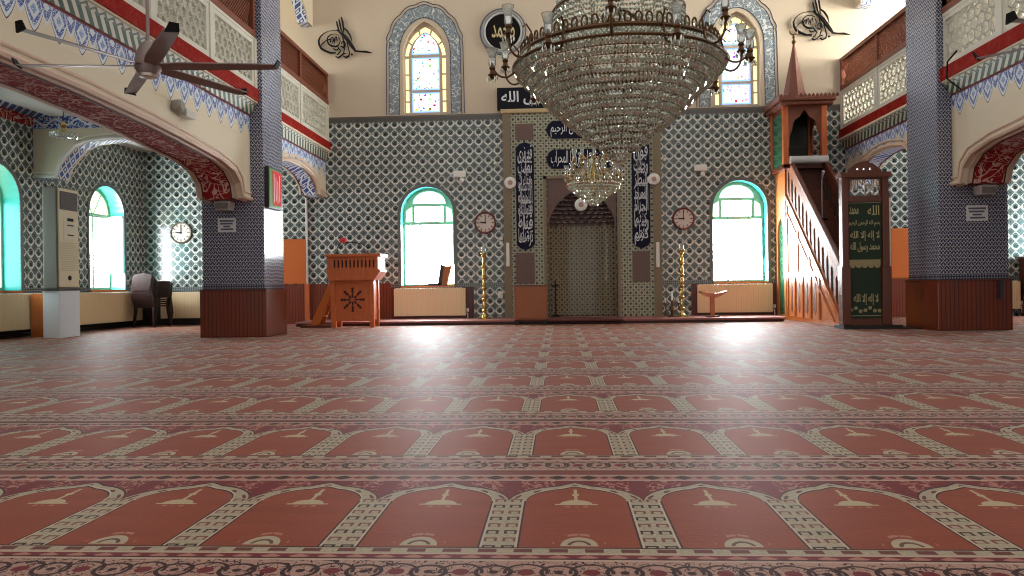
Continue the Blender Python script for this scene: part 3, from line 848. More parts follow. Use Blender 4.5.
def vpanel(x0, x1, z0, z1): c = (x0 + x1) / 2; return [(x0, z0 + .12), (x0 + .08, z0 + .04), (c, z0), (x1 - .08, z0 + .04), (x1, z0 + .12), (x1, z1 - .12), (x1 - .08, z1 - .04), (c, z1), (x0 + .08, z1 - .04), (x0, z1 - .12)]
def hpanel(x0, x1, z0, z1): c = (z0 + z1) / 2; return [(x0, c), (x0 + .05, z0 + .07), (x0 + .14, z0), (x1 - .14, z0), (x1 - .05, z0 + .07), (x1, c), (x1 - .05, z1 - .07), (x1 - .14, z1), (x0 + .14, z1), (x0 + .05, z1 - .07)]
panel(vpanel(-.79, -.41, 1.5, 3.77), (-.75, -.45, 1.62, 3.66), ['قد نرى', 'تقلب', 'وجهك في', 'السماء', 'فلنولينك', 'قبلة', 'ترضاها'])
panel(vpanel(1.63, 2.0, 1.5, 3.77), (1.67, 1.96, 1.62, 3.66), ['فول', 'وجهك', 'شطر', 'المسجد', 'الحرام', 'وحيث ما', 'كنتم'])
panel(hpanel(-.15, 1.32, 3.83, 4.2), (-.05, 1.22, 3.9, 4.13), ['بسم الله الرحمن الرحيم'])
panel(hpanel(-.15, 1.32, 3.2, 3.6), (-.05, 1.22, 3.28, 3.53), ['كلما دخل عليها زكريا المحراب'])
m = MB(); m.box(-1.17, 2.34, YB - .06, YB, 4.47, 4.94); p = m.build('calligraphy_panel', plain('black_glaze', (20, 22, 32), .6, spec=.15), mi)
t = MB(); lettering(t, ['لا إله إلا الله محمد رسول الله'], -1.08, 2.25, 4.53, 4.88, YB - .061, .02); t.build('lettering', SCRIPT, p, origin=mi['_w'])
# curved back of the niche and its scaled half dome
m = MB(); cx, rr = (NX0 + NX1) / 2, (NX1 - NX0) / 2 + .0
N = 24; vs = []
def ringpt(r, t, z, dep=.42): return (cx - r * cos(t), YB + .02 + dep * (r / rr) * sin(t), z)
for z in (.09, 2.03):
    vs += [ringpt(rr, PI * i / N, z) for i in range(N + 1)]
m.add(vs, [(i, i + 1, i + N + 2, i + N + 1) for i in range(N)]); m.build('niche_wall', FLORALD, mi)
m = MB(); lev = 9; K = 48
for j in range(lev):
    r0 = rr * cos(PI / 2 * j / lev) ** .8; r1 = rr * max(cos(PI / 2 * (j + 1) / lev), 0) ** .8 if j < lev - 1 else .02
    z0, z1 = 2.02 + .8 * j / lev, 2.02 + .8 * (j + 1) / lev
    vs = []
    for (r, z, sc_) in ((r0, z0, 0), (r0, z0 + (z1 - z0) * .7, 1), (r1, z1, 0)):
        for i in range(K + 1):
            q = .035 * abs(sin(PI * i / 4 + (PI / 2 if j % 2 else 0))) * (1 if sc_ == 0 else .2)
            vs.append(ringpt(max(r - q, .01), PI * i / K, z))
    m.add(vs, [(a_ * (K + 1) + i, a_ * (K + 1) + i + 1, (a_ + 1) * (K + 1) + i + 1, (a_ + 1) * (K + 1) + i) for a_ in range(2) for i in range(K)])
m.build('stalactite_hood', MUQ, mi)
m = MB(); m.box(NX0, NX1, YB - .05, YB + .7, .06, .1); m.build('niche_floor', MAROON, mi)

# ------------------------------------------------------------------ wall pieces
def clock(name, label, x, z, r, y, rim, axis=(0, -1)):
    """round wall clock facing -Y"""
    t = thing(name, label, 'clock', (x, y, z), 'round wall clocks')
    m = MB(); m.lathe([(r, 0), (r, -.03), (r * .95, -.05), (r * .86, -.045), (r * .82, -.03), (r * .82, 0)], (x, y, z), 32, axis='Y'); m.build('rim', rim, t, smooth=True)
    m = MB(); m.lathe([(r * .84, -.028), (r * .84, -.033)], (x, y, z), 32, axis='Y'); m.build('dial', plain('ivory_dial', (214, 200, 190), .4), t)
    m = MB()
    for k in range(12):
        a = 2 * PI * k / 12; q = (x + r * .7 * sin(a), y - .036, z + r * .7 * cos(a))
        m.tube([(q[0] - .025 * sin(a), q[1], q[2] - .025 * cos(a)), (q[0] + .025 * sin(a), q[1], q[2] + .025 * cos(a))], .008, 5)
    m.build('hour_mark', BLACK, t)
    for ang, ln, w_ in ((-PI / 2 + .1, .48, .012), (.02, .68, .008)):
        m = MB(); m.tube([(x - .02 * sin(ang), y - .041, z - .02 * cos(ang)), (x + r * ln * sin(ang), y - .041, z + r * ln * cos(ang))], w_, 5); m.build('hand', BLACK, t)
    return t
WINER = plain('wine_red_rim', (104, 40, 42), .3)
clock('wall_clock', 'round wine-rimmed clock on the tiles between the lectern window and the niche', -1.46, 2.1, .235, YB, WINER)
clock('wall_clock', 'round wine-rimmed clock on the tiles between the niche and the pulpit window', 2.7, 2.11, .235, YB, WINER)
clock('wall_clock', 'round white-faced clock with a brown rim above the stacked chairs', -8.08, 2.0, .24, YB, plain('olive_brown_rim', (92, 78, 52), .35))
def disc(x, z, y, label, r=.125):
    t = thing('wall_speaker', label, 'speaker', (x, y, z), 'round white discs around the niche')
    m = MB(); m.lathe([(r, 0), (r, -.03), (r * .9, -.05), (r * .5, -.06)], (x, y, z), 24, axis='Y'); m.build('housing', WHITE, t, smooth=True)
    m = MB(); m.lathe([(r * .42, -.06), (r * .4, -.072), (r * .1, -.075)], (x, y, z), 16, axis='Y'); m.build('cone', plain('pinkish_cone', (170, 140, 132), .5), t, smooth=True)
disc(-.91, 2.92, yf - .03, 'round white disc on the frame left of the niche, beside a navy calligraphy panel')
disc(2.08, 2.93, yf - .03, 'round white disc right of the niche, near the tall navy panel beside the pulpit window')
disc(.57, 2.44, YB - .02, 'round white disc hanging in the niche arch under the small chandelier', .135)
def wallbox(x, z, label):
    t = thing('emergency_light', label, 'light', (x, YB, z), 'white lamp boxes on the tiles')
    m = MB(); m.box(x - .13, x + .13, YB - .09, YB, z - .06, z + .075); m.build('housing', WHITE, t, bevel=.015)
    m = MB(); m.box(x - .05, x + .05, YB - .02, YB, z + .075, z + .09); m.build('wall_mount', GREYP, t)
    m = MB(); m.lathe([(.02, 0), (.045, -.03), (.045, -.08), (.02, -.1)], (x + .04, YB - .06, z - .07), 12); m.build('lamp_head', WHITE, t, smooth=True)
wallbox(-1.99, 3.13, 'small white lamp box on the tiles up beside the window with the folding stand')
wallbox(3.06, 3.15, 'small white lamp box on the tiles up beside the window next to the pulpit')
def strip(x, z0, z1, label):
    b = MB(); b.box(x - .035, x + .035, yf - .08, yf - .03, z0, z1); tag(b.build('strip_lamp', WHITE, origin=(x, yf, z0), bevel=.012), label, 'lamp', 'slim white strips beside the niche')
strip(-.98, 1.16, 1.66, 'slim white vertical strip beside the niche near the tall candlestick by the cabinet')
strip(2.14, 1.1, 1.62, 'slim white vertical strip beside the niche near the small candelabrum')
for x, z in ((-1.13, 1.66), (-1.13, 1.76)):
    b = MB(); b.box(x - .035, x + .035, YB - .015, YB, z - .035, z + .035); tag(b.build('wall_switch', WHITE, origin=(x, YB, z), bevel=.005), 'small white wall switch, %s of two between the clock and the niche' % ('upper' if z > 1.7 else 'lower'), 'switch', 'wall switches')
b = MB(); b.box(-1.21, -1.11, YB - .015, YB, .5, .64); b.box(-1.18, -1.14, YB - .05, YB - .015, .53, .6); tag(b.build('wall_socket', WHITE, origin=(-1.16, YB, .57)), 'white wall socket low beside the cabinet', 'socket')
for x, z, q in ((-1.23, 3.35, 'left of the niche'), (2.32, 3.35, 'right of the niche')):
    b = MB(); b.lathe([(.035, 0), (.035, -.03), (.015, -.05)], (x, YB, z), 12, axis='Y'); tag(b.build('wall_button', WHITE, origin=(x, YB, z)), 'small white knob on the tiles ' + q, 'knob', 'small white wall knobs')

# round plaque
t = thing('calligraphy_plaque', 'round black plaque with pale calligraphy inside painted rings, beside the chandelier', 'plaque', (-1.03, YB - .003, 6.14))
m = MB(); m.lathe([(.37, 0), (.37, -.02), (.01, -.021)], (-1.03, YB - .003, 6.14), 40, axis='Y'); m.build('disc', plain('black_disc', (16, 14, 13), .7, spec=.15), t)
for r, w_, c in ((.395, .022, (190, 190, 186)), (.44, .02, (150, 156, 160)), (.485, .012, (92, 96, 104))):
    m = MB(); m.tube([(-1.03 + r * cos(2 * PI * k / 48), YB - .024, 6.14 + r * sin(2 * PI * k / 48)) for k in range(49)], w_, 6); m.build('painted_ring', plain('ring_paint', c, .6), t)
m = MB(); lettering(m, ['محمد'], -1.27, -.78, 6.0, 6.3, YB - .022, .015); m.build('lettering', plain('pale_gold', (196, 178, 130), .4), t)

# tughra scripts
TUG = [([(285, 215), (240, 212), (195, 218), (150, 238), (112, 272), (96, 310), (100, 350), (120, 388), (160, 415), (215, 437), (270, 438)], [3, 3, 3, 4, 6, 8, 9, 10, 10, 9, 6]),
       ([(300, 262), (262, 248), (225, 250), (192, 275), (182, 305), (195, 345), (225, 367), (270, 375), (305, 355), (316, 315), (300, 275)], [3, 3, 4, 5, 6, 7, 8, 7, 5, 4, 3]),
       ([(282, 120), (290, 160), (302, 205), (330, 255)], [5, 7, 6, 4]), ([(306, 97), (316, 145), (326, 200), (345, 250)], [5, 7, 6, 4]), ([(330, 78), (342, 120), (350, 175), (352, 235)], [5, 8, 7, 4]),
       ([(285, 205), (335, 255), (385, 315), (430, 380), (468, 425), (520, 432), (580, 436), (636, 450)], [6, 9, 9, 9, 8, 6, 9, 3]),
       ([(350, 185), (390, 220), (420, 265), (436, 325)], [5, 8, 7, 3]), ([(335, 235), (385, 285), (420, 335), (455, 390), (480, 430)], [5, 8, 8, 7, 4]),
       ([(103, 378), (140, 335), (175, 310), (215, 298)], [3, 4, 4, 5]),
       ([(268, 472), (290, 488), (318, 474), (345, 450), (372, 446)], [5, 7, 6, 6, 4]), ([(345, 470), (370, 488), (402, 474), (412, 440), (400, 395), (384, 330)], [5, 8, 7, 5, 4, 4]),
       ([(322, 372), (345, 385), (370, 365), (362, 330), (335, 328), (325, 350)], [5, 7, 6, 5, 5, 4]), ([(245, 392), (262, 408), (290, 408), (300, 385), (282, 372)], [4, 6, 6, 5, 4]),
       ([(215, 330), (222, 290), (240, 275), (248, 310), (235, 335)], [4, 5, 5, 5, 3]), ([(255, 340), (262, 290), (275, 270), (285, 315)], [4, 5, 5, 4]), ([(300, 390), (320, 420), (300, 445), (280, 460)], [5, 5, 5, 4]),
       ([(340, 270), (352, 330), (360, 400), (345, 450)], [4, 5, 5, 4]), ([(424, 452), (434, 462), (442, 454)], [6, 9, 6])]
def tughra(label, x0, z1):
    s = .00212; t = MB()
    for p, w_ in TUG: t.tube([(x0 + a * s, YB - .03, z1 - c * s) for a, c in p], [q * s * 1.25 for q in w_], 6)
    t.v = [(a_, b_ - .012, d_) for a_, b_, d_ in t.v]
    tag(t.build('calligraphy_emblem', BLACK, origin=(x0 + .7, YB, z1 - .6)), label, 'wall calligraphy', 'black tughra scripts on the plaster')
tughra('black looped calligraphic emblem on the plaster above the lectern side', -5.19, 6.72)
tughra('black looped calligraphic emblem on the plaster behind the pulpit spire', 4.8, 6.79)

# boards on the panelling, cabinet, radiators
for x0, x1, z0, z1, l in ((-6.1, -5.33, .875, 1.82, 'orange wooden board on the wall between the tiled column and the lectern'), (6.9, 7.75, .82, 1.83, 'orange wooden board on the wall between the pulpit gate and the tiled column')):
    t = thing('notice_board', l, 'board', (x0, YB, z0), 'orange boards on the niche wall')
    m = MB(); m.box(x0, x1, YB - .06, YB - .037, z0, z1); m.build('panel', BOARD, t, bevel=.006)
    m = MB(); m.box(x0 - .01, x1 + .01, YB - .065, YB - .037, z0 - .02, z0); m.build('lower_edge', OAK, t)
t = thing('low_cabinet', 'tan wooden cabinet on dark feet standing left of the niche', 'cabinet', (-.46, 14.8, 0))
m = MB(); m.box(-.78, -.15, 14.72, 14.94, .1, .75); m.build('body', CABW, t, bevel=.008)
m = MB(); m.box(-.755, -.175, 14.708, 14.722, .13, .72); m.build('door', plain('tan_door', (156, 90, 50), .4, .2), t, bevel=.004)
m = MB(); m.box(-.79, -.14, 14.71, 14.95, .745, .765); m.build('top', DARKW, t)
for x in (-.75, -.2):
    m = MB(); m.box(x - .03, x + .03, 14.73, 14.93, 0, .1); m.build('foot', BLACKW, t)
def radiator(x0, x1, z0, z1, y, label):
    """panel radiator on a wall that faces -Y"""
    t = thing('radiator', label, 'radiator', ((x0 + x1) / 2, y, z0), 'cream panel radiators')
    m = MB(); m.box(x0, x1, y - .1, y - .06, z0, z1); m.box(x0 + .02, x1 - .02, y - .06, y - .02, z0 + .02, z1 - .02); m.build('panel', RADI, t, bevel=.01)
    m = MB(); m.box(x0 + .2, x0 + .24, y - .03, y, z0 + .1, z1 - .1); m.build('wall_mount', GREYP, t)
    m = MB()
    for k in range(int((x1 - x0) / .08)): m.box(x0 + .03 + k * .08, x0 + .08 + k * .08, y - .095, y - .025, z1, z1 + .012)
    m.build('top_grille', WHITE, t)
    for x in (x0, x1):
        m = MB(); m.box(x - .006, x + .006, y - .1, y - .02, z0, z1); m.build('side_cover', RADI, t)
    m = MB(); m.lathe([(.02, 0), (.028, .02), (.028, .07), (.01, .08)], (x1 + .05, y - .06, z0 + .08), 10); m.build('valve', WHITE, t, smooth=True)
    m = MB(); m.tube([(x1, y - .06, z0 + .05), (x1 + .05, y - .06, z0 + .05), (x1 + .05, y - .06, .07)], .012, 6); m.build('pipe', WHITE, t)
radiator(-3.41, -1.9, .14, .725, YB - .03, 'cream radiator below the window beside the lectern')
radiator(2.96, 4.48, .14, .725, YB - .03, 'cream radiator behind the wooden book rest')
radiator(-8.5, -7.1, .15, .71, YB - .03, 'cream radiator on the aisle end wall next to the stacked chairs')
radiator(8.55, 9.42, .15, .71, YB - .03, 'cream radiator glimpsed past the column beside the pulpit')
t = thing('wall_cabinet', 'brown wooden cabinet at the frame edge past the column beside the pulpit', 'cabinet', (9.9, 16.1, 0))
m = MB(); m.box(9.47, 10.3, 15.95, YB - .01, .04, 1.18); m.build('body', DARKW, t, bevel=.008)
for x in (9.5, 9.9):
    m = MB(); m.box(x, x + .37, 15.93, 15.95, .1, 1.12); d_ = m.build('door', PLANKD, t, bevel=.005)
    m = MB(); m.lathe([(.012, 0), (.018, -.02), (.008, -.03)], (x + (.33 if x < 9.6 else .04), 15.93, .65), 10, axis='Y'); m.build('knob', BRASS, d_, origin=t['_w'])
m = MB(); m.box(9.45, 10.32, 15.92, YB - .01, 1.18, 1.21); m.build('top', DARKW, t, bevel=.006)
m = MB(); m.box(9.5, 10.27, 15.97, YB - .03, 0, .04); m.build('plinth', BLACKW, t)
def side_radiator(y0, y1, label):
    x = XL + .03; z0, z1 = .13, .725
    t = thing('radiator', label, 'radiator', (x, (y0 + y1) / 2, z0), 'cream panel radiators')
    m = MB(); m.box(x + .06, x + .1, y0, y1, z0, z1); m.box(x + .02, x + .06, y0 + .02, y1 - .02, z0 + .02, z1 - .02); m.build('panel', RADI, t, bevel=.01)
    m = MB()
    for k in range(int((y1 - y0) / .08)): m.box(x + .025, x + .095, y0 + .03 + k * .08, y0 + .08 + k * .08, z1, z1 + .012)
    m.build('top_grille', WHITE, t)
    for y in (y0, y1):
        m = MB(); m.box(x + .02, x + .1, y - .006, y + .006, z0, z1); m.build('side_cover', RADI, t)
    for zz in (.05, .1):
        m = MB(); m.tube([(x + .06, y1 + .02, .2), (x + .06, y1 + .06, .2), (x + .06, y1 + .06, zz), (x + .06, y0, zz)], .014, 6); m.build('pipe', BLACK, t)
side_radiator(10.6, 12.95, 'cream radiator on the side wall, cut by the frame edge, before the air conditioner')
side_radiator(13.3, 16.0, 'cream radiator on the side wall between the air conditioner and the stacked chairs')

# ------------------------------------------------------------------ air conditioner on its pedestal
t = thing('air_conditioner', 'tall cream floor standing air conditioner on a white pedestal', 'air conditioner', (-8.2, 12.35, .78))
m = MB(); m.box(-8.31, -8.06, 12.07, 12.62, .8, 2.47); m.build('body', plain('shaded_cream_case', (128, 126, 120), .6, spec=.2), t, bevel=.02)  # case coloured greyer than the front to stand in for shade on its side
m = MB(); m.box(-8.065, -8.04, 12.085, 12.605, .83, 2.45); m.build('front_panel', CREAMP, t, bevel=.01)
m = MB(); m.box(-8.042, -8.03, 12.12, 12.57, 2.1, 2.4); vent = m.build('air_outlet', plain('dark_outlet', (66, 52, 46), .5), t)
m = MB()
for k in range(9): m.box(-8.032, -8.022, 12.13, 12.56, 2.115 + k * .032, 2.125 + k * .032)
m.build('louvre', plain('brown_louvre', (98, 80, 70), .5), vent, origin=t['_w'])
m = MB()
for k in range(16): m.box(-8.042, -8.03, 12.12, 12.57, 1.1 + k * .03, 1.115 + k * .03)
m.build('intake_grille', plain('cream_slats', (200, 186, 150), .5), t)
m = MB(); m.box(-8.042, -8.034, 12.2, 12.5, 1.62, 1.98); m.build('control_panel', plain('pale_panel', (232, 222, 196), .25), t, bevel=.004)
for z, h in ((1.92, .05), (1.84, .02), (1.68, .02)):
    m = MB(); m.box(-8.036, -8.03, 12.3, 12.46, z, z + h); m.build('marking', BLACK, t)
m = MB(); m.lathe([(.04, 0), (.04, .012), (.02, .015)], (-8.042, 12.35, .98), 16, axis='X'); m.build('emblem', BLACK, t, smooth=True)
m = MB(); m.box(-8.315, -8.035, 12.06, 12.63, .77, .8); m.build('base', BLACKW, t)
t = thing('pedestal', 'white box pedestal under the air conditioner', 'pedestal', (-8.2, 12.35, 0))
m = MB(); m.box(-8.33, -8.05, 12.09, 12.63, 0, .765); m.build('box', plain('white_melamine', (226, 230, 236), .3), t, bevel=.006)
m = MB(); m.box(-8.335, -8.045, 12.085, 12.635, .75, .77); m.build('top_board', plain('white_melamine', (226, 230, 236), .3), t)
b = MB(); b.box(XL + .16, -8.36, 12.45, 12.55, 0, .72); tag(b.build('wooden_post', OAK, origin=(-8.6, 12.5, 0)), 'narrow brown post between the radiator and the white pedestal', 'post')

# ------------------------------------------------------------------ stacked plastic chairs
CHAIR = plain('brown_plastic', (38, 16, 12), .5, spec=.25)
def make_chair():
    t = thing('plastic_chair', 'x', 'chair', (0, 0, 0), 'brown plastic chairs stacked in the aisle corner')
    k_ = 1.08
    S = lambda mb: setattr(mb, 'v', [(x * k_, y * k_, z) for x, y, z in mb.v])
    m = MB(); m.prism([(-.23, -.22), (.23, -.22), (.21, .2), (-.21, .2)], .42, .445, 'XY'); S(m); m.build('seat', CHAIR, t, bevel=.012)
    br = [(-.23, .4), (-.26, .62), (-.25, .74), (-.2, .81), (0, .84), (.2, .81), (.25, .74), (.26, .62), (.23, .4)]
    holes = [[(-.18, .49 + k * .06), (.18, .49 + k * .06), (.18, .512 + k * .06), (-.18, .512 + k * .06)] for k in range(5)]
    m = MB(); m.prism(br, .19, .215, 'XZ', holes); m.v = [(x, y + (z - .42) * .2, z) for x, y, z in m.v]; S(m); m.build('backrest', CHAIR, t)
    m = MB()
    for k in range(6): m.box(-.2, .2, .214, .232, .455 + k * .06, .482 + k * .06)
    m.v = [(x, y + (z - .42) * .2, z) for x, y, z in m.v]; S(m); m.build('back_slats', CHAIR, t)
    for sx in (-1, 1):
        for sy in (-1, 1):
            m = MB(); m.tube([(sx * .205, sy * .185, .43), (sx * .235, sy * .22, 0)], [.034, .026], 6); S(m); m.build('leg', CHAIR, t)
        m = MB(); m.tube([(sx * .235, -.2, .43), (sx * .26, -.19, .62), (sx * .26, -.1, .65), (sx * .25, .1, .65), (sx * .24, .24, .64)], [.02, .02, .028, .028, .02], 6); S(m); m.build('armrest', CHAIR, t)
    return t
c0 = make_chair()
order = ['lowest', 'second from the floor', 'third from the floor', 'fourth from the floor', 'third from the top', 'second from the top', 'topmost']
for k in range(7):
    lab = 'brown plastic chair, %s of the stack in the aisle corner' % order[k]
    loc = (-8.4, 15.62 + .014 * k, .001 + k * .046)
    if k == 0: c0.location = loc; c0['label'] = lab; c0.rotation_euler = (0, 0, PI * .93)
    else: dup(c0, loc, PI * .93, lab)

# ------------------------------------------------------------------ preacher's desk
t = thing('lectern', 'carved orange wooden preaching desk with side steps and two microphones on top', 'lectern', (-3.86, 14.7, 0))
lx0, lx1, ly0, ly1 = -4.27, -3.44, 14.46, 14.94
for x in (lx0, lx1 - .09):
    for y in (ly0, ly1 - .09):
        m = MB(); m.box(x, x + .09, y, y + .09, 0, .92); m.build('post', OAKL, t, bevel=.008)
m = MB(); m.box(lx0 + .09, lx1 - .09, ly0 + .03, ly0 + .05, .14, .86); fp = m.build('front_panel', OAKL, t)
for z0, z1 in ((.12, .2), (.84, .92)):
    m = MB(); m.box(lx0 + .09, lx1 - .09, ly0 + .01, ly0 + .07, z0, z1); m.build('rail', OAKL, t, bevel=.005)
m = MB(); cx, cz = (lx0 + lx1) / 2, .53
for k in range(8):
    a = 2 * PI * k / 8
    for r, w_ in ((.075, .036), (.155, .042)):
        px, pz = cx + r * cos(a), cz + r * sin(a)
        m.prism([(px + w_ * 1.3 * cos(a), pz + w_ * 1.3 * sin(a)), (px - w_ * .6 * sin(a), pz + w_ * .6 * cos(a)), (px - w_ * 1.3 * cos(a), pz - w_ * 1.3 * sin(a)), (px + w_ * .6 * sin(a), pz - w_ * .6 * cos(a))], ly0 + .02, ly0 + .032)
    px, pz = cx + .21 * cos(a), cz + .21 * sin(a)
    m.lathe([(.026, 0), (.026, .012)], (px, ly0 + .02, pz), 8, axis='Y')
m.build('carved_star', plain('dark_carving', (58, 22, 12), .6), fp, origin=t['_w'])
for x in (lx0 + .03, lx1 - .05):
    m = MB(); m.box(x, x + .02, ly0 + .09, ly1 - .09, .14, .9); m.build('side_panel', OAKL, t)
m = MB()                                                            # corbelled head with a pierced gallery
m.prism([(lx0 - .02, .9), (lx1 + .02, .9), (lx1 + .14, 1.06), (lx1 + .14, 1.1), (lx0 - .06, 1.1), (lx0 - .06, 1.06)], ly0 - .06, ly1 + .06); m.build('corbel', OAKL, t)
m = MB(); slots = [[(lx0 + .08 + k * .075, 1.14), (lx0 + .115 + k * .075, 1.14), (lx0 + .115 + k * .075, 1.27), (lx0 + .0975 + k * .075, 1.3), (lx0 + .08 + k * .075, 1.27)] for k in range(11)]
m.prism([(lx0 - .04, 1.1), (lx1 + .1, 1.1), (lx1 + .1, 1.34), (lx0 - .04, 1.34)], ly0 - .06, ly0 - .03, holes=slots); m.build('pierced_front', OAKL, t)
m = MB(); m.box(lx0 - .02, lx1 + .08, ly0 - .03, ly0 - .01, 1.1, 1.33); m.build('backing', plain('dark_hollow', (60, 26, 16), .6), t)
for x in (lx0 - .04, lx1 + .07):
    m = MB(); m.box(x, x + .03, ly0 - .03, ly1 + .06, 1.1, 1.34); m.build('gallery_side', OAKL, t)
m = MB(); m.box(lx0 - .08, lx1 + .16, ly0 - .1, ly1 + .1, 1.34, 1.4); m.build('top', OAKL, t, bevel=.012)
for y in (ly0 + .06, ly1 - .12):
    m = MB(); m.prism([(-4.7, .05), (-4.52, .05), (lx0, .66), (lx0, .96)], y, y + .05); m.build('stair_stringer', OAK, t)
for k in range(3):
    x = -4.6 + k * .1; m = MB(); m.box(x, x + .16, ly0 + .1, ly1 - .1, .2 + k * .22, .23 + k * .22); m.build('step', OAKL, t)
m = MB(); m.box(-4.86, lx0, ly0 - .02, ly1 - .06, 0, .045); m.build('stair_base', DARKW, t)
def gooseneck(label, x, y, dx, head, hm):
    t = thing('microphone', label, 'microphone', (x, y, 1.4), 'microphones on the preaching desk')
    m = MB(); m.lathe([(.06, 0), (.06, .02), (.02, .035)], (x, y, 1.4), 16); m.build('base', BLACK, t, smooth=True)
    pts = [(x, y, 1.42), (x, y, 1.52), (x + dx * .25, y, 1.6), (x + dx * .7, y, 1.635), (x + dx, y, 1.63 if head < .04 else 1.68)]
    m = MB(); m.tube(pts, .009, 6); m.build('gooseneck', BLACK, t)
    m = MB(); q = pts[-1]; m.lathe([(.005, -head * 1.5), (head * .8, -head), (head, 0), (head * .8, head), (.005, head * 1.5)], q, 12, axis='X'); m.build('windscreen', hm, t, smooth=True)
gooseneck('desk microphone with a red foam head on the preaching desk', -4.2, 14.7, .12, .055, plain('red_foam', (196, 62, 66), .8))
gooseneck('black desk microphone bent low over the middle of the preaching desk', -3.6, 14.7, -.4, .022, BLACK)

# ------------------------------------------------------------------ candlesticks, candelabrum, stands
def candlestick(label, x, y):
    t = thing('candlestick', label, 'candlestick', (x, y, .085), 'tall brass candlesticks beside the niche')
    m = MB(); m.lathe([(.13, 0), (.13, .015), (.09, .03), (.05, .06), (.03, .1), (.028, .13)], (x, y, .086), 20); m.build('base', BRASS, t, smooth=True)
    prof = [(.03, .1)]; z = .13
    for k in range(5):
        prof += [(.026, z), (.05, z + .03), (.05, z + .05), (.028, z + .07), (.038, z + .12), (.03, z + .18), (.026, z + .215)]; z += .225
    prof += [(.05, z + .02), (.05, z + .035), (.03, z + .05)]
    m = MB(); m.lathe(prof, (x, y, .086), 16); m.build('stem', BRASS, t, smooth=True)
    m = MB(); m.lathe([(.03, z + .05), (.065, z + .08), (.065, z + .09), (.03, z + .09)], (x, y, .086), 16); m.build('drip_pan', BRASS, t, smooth=True)
    m = MB(); m.lathe([(.025, z + .09), (.05, z + .13), (.05, z + .17), (.035, z + .21), (.01, z + .22)], (x, y, .086), 14); m.build('glass_globe', GLASSW, t, smooth=True)
candlestick('tall brass candlestick between the radiator and the tan cabinet', -1.44, 15.6)
candlestick('tall brass candlestick between the niche and the wooden book rest', 2.54, 15.6)
t = thing('candelabrum', 'small dark candelabrum with a white candle beside the tall brass candlestick', 'candelabrum', (2.36, 15.75, .085))
m = MB(); m.lathe([(.1, 0), (.1, .02), (.05, .04), (.02, .08)], (2.36, 15.75, .086), 16); m.build('base', BRONZE, t, smooth=True)
m = MB(); m.lathe([(.02, .05), (.045, .12), (.02, .18), (.03, .25), (.018, .3), (.04, .33)], (2.36, 15.75, .086), 12); m.build('stem', BRONZE, t, smooth=True)
for dx in (-.13, .13):
    m = MB(); m.tube([(2.36, 15.75, .25), (2.36 + dx * .5, 15.75, .2), (2.36 + dx, 15.75, .25), (2.36 + dx, 15.75, .33)], .012, 6); m.lathe([(.015, .24), (.035, .27), (.03, .28)], (2.36 + dx, 15.75, .086), 10); m.build('arm', BRONZE, t)
m = MB(); m.lathe([(.02, .33), (.02, .5), (.006, .52)], (2.36, 15.75, .086), 10); m.build('candle', WHITE, t, smooth=True)
for dx in (-.13, .13):
    m = MB(); m.lathe([(.015, .28), (.015, .37), (.005, .38)], (2.36 + dx, 15.75, .086), 10); m.build('candle', WHITE, t, smooth=True)
t = thing('microphone_stand', 'thin black stand with a short cross piece inside the niche', 'stand', (0.01, 16.1, .1))
m = MB(); m.lathe([(.1, 0), (.1, .02), (.02, .04)], (.01, 16.1, .105), 14); m.build('base', BLACK, t, smooth=True)
m = MB(); m.tube([(.01, 16.1, .12), (.01, 16.1, .86)], .014, 8); m.build('pole', BLACK, t)
m = MB(); m.tube([(-.06, 16.1, .74), (.09, 16.08, .75)], .016, 8); m.build('boom', BLACK, t)
t = thing('book_rest', 'wooden single post book rest with a curved top before the radiator', 'book rest', (3.1, 15.4, .085))
m = MB(); m.prism([(2.86, .6), (2.98, .56), (3.11, .55), (3.24, .56), (3.36, .6), (3.36, .57), (3.24, .5), (3.11, .46), (2.98, .49), (2.86, .57)], 15.28, 15.56); m.build('cradle', OAK, t)
m = MB(); m.box(3.06, 3.14, 15.38, 15.46, .1, .5); m.build('post', OAK, t, bevel=.006)
m = MB(); m.box(2.98, 3.22, 15.3, 15.54, .086, .11); m.build('foot', DARKW, t, bevel=.006)
t = thing('folding_stand', 'small dark and tan folding stand on the sill of the window beside the lectern', 'stand', (-2.5, 16.42, .78))
m = MB(); m.prism([(-2.42, .785), (-2.3, .785), (-2.2, 1.2), (-2.36, 1.2)], 16.32, 16.36); m.prism([(-2.42, .785), (-2.3, .785), (-2.2, 1.2), (-2.36, 1.2)], 16.36, 16.5); m.build('tan_cover', plain('tan_cover', (176, 108, 54), .5), t)
m = MB(); m.prism([(-2.5, .785), (-2.42, .785), (-2.36, 1.2), (-2.43, 1.24)], 16.3, 16.5); m.build('dark_leaf', plain('dark_slate', (44, 46, 54), .5), t)
m = MB(); m.prism([(-2.82, .781), (-2.42, .781), (-2.42, .83), (-2.6, .84), (-2.82, .8)], 16.3, 16.5); m.build('dark_base', plain('dark_slate', (44, 46, 54), .5), t)
m = MB(); m.tube([(-2.6, 16.4, .82), (-2.45, 16.4, 1.1)], .01, 6); m.build('strut', BLACK, t)

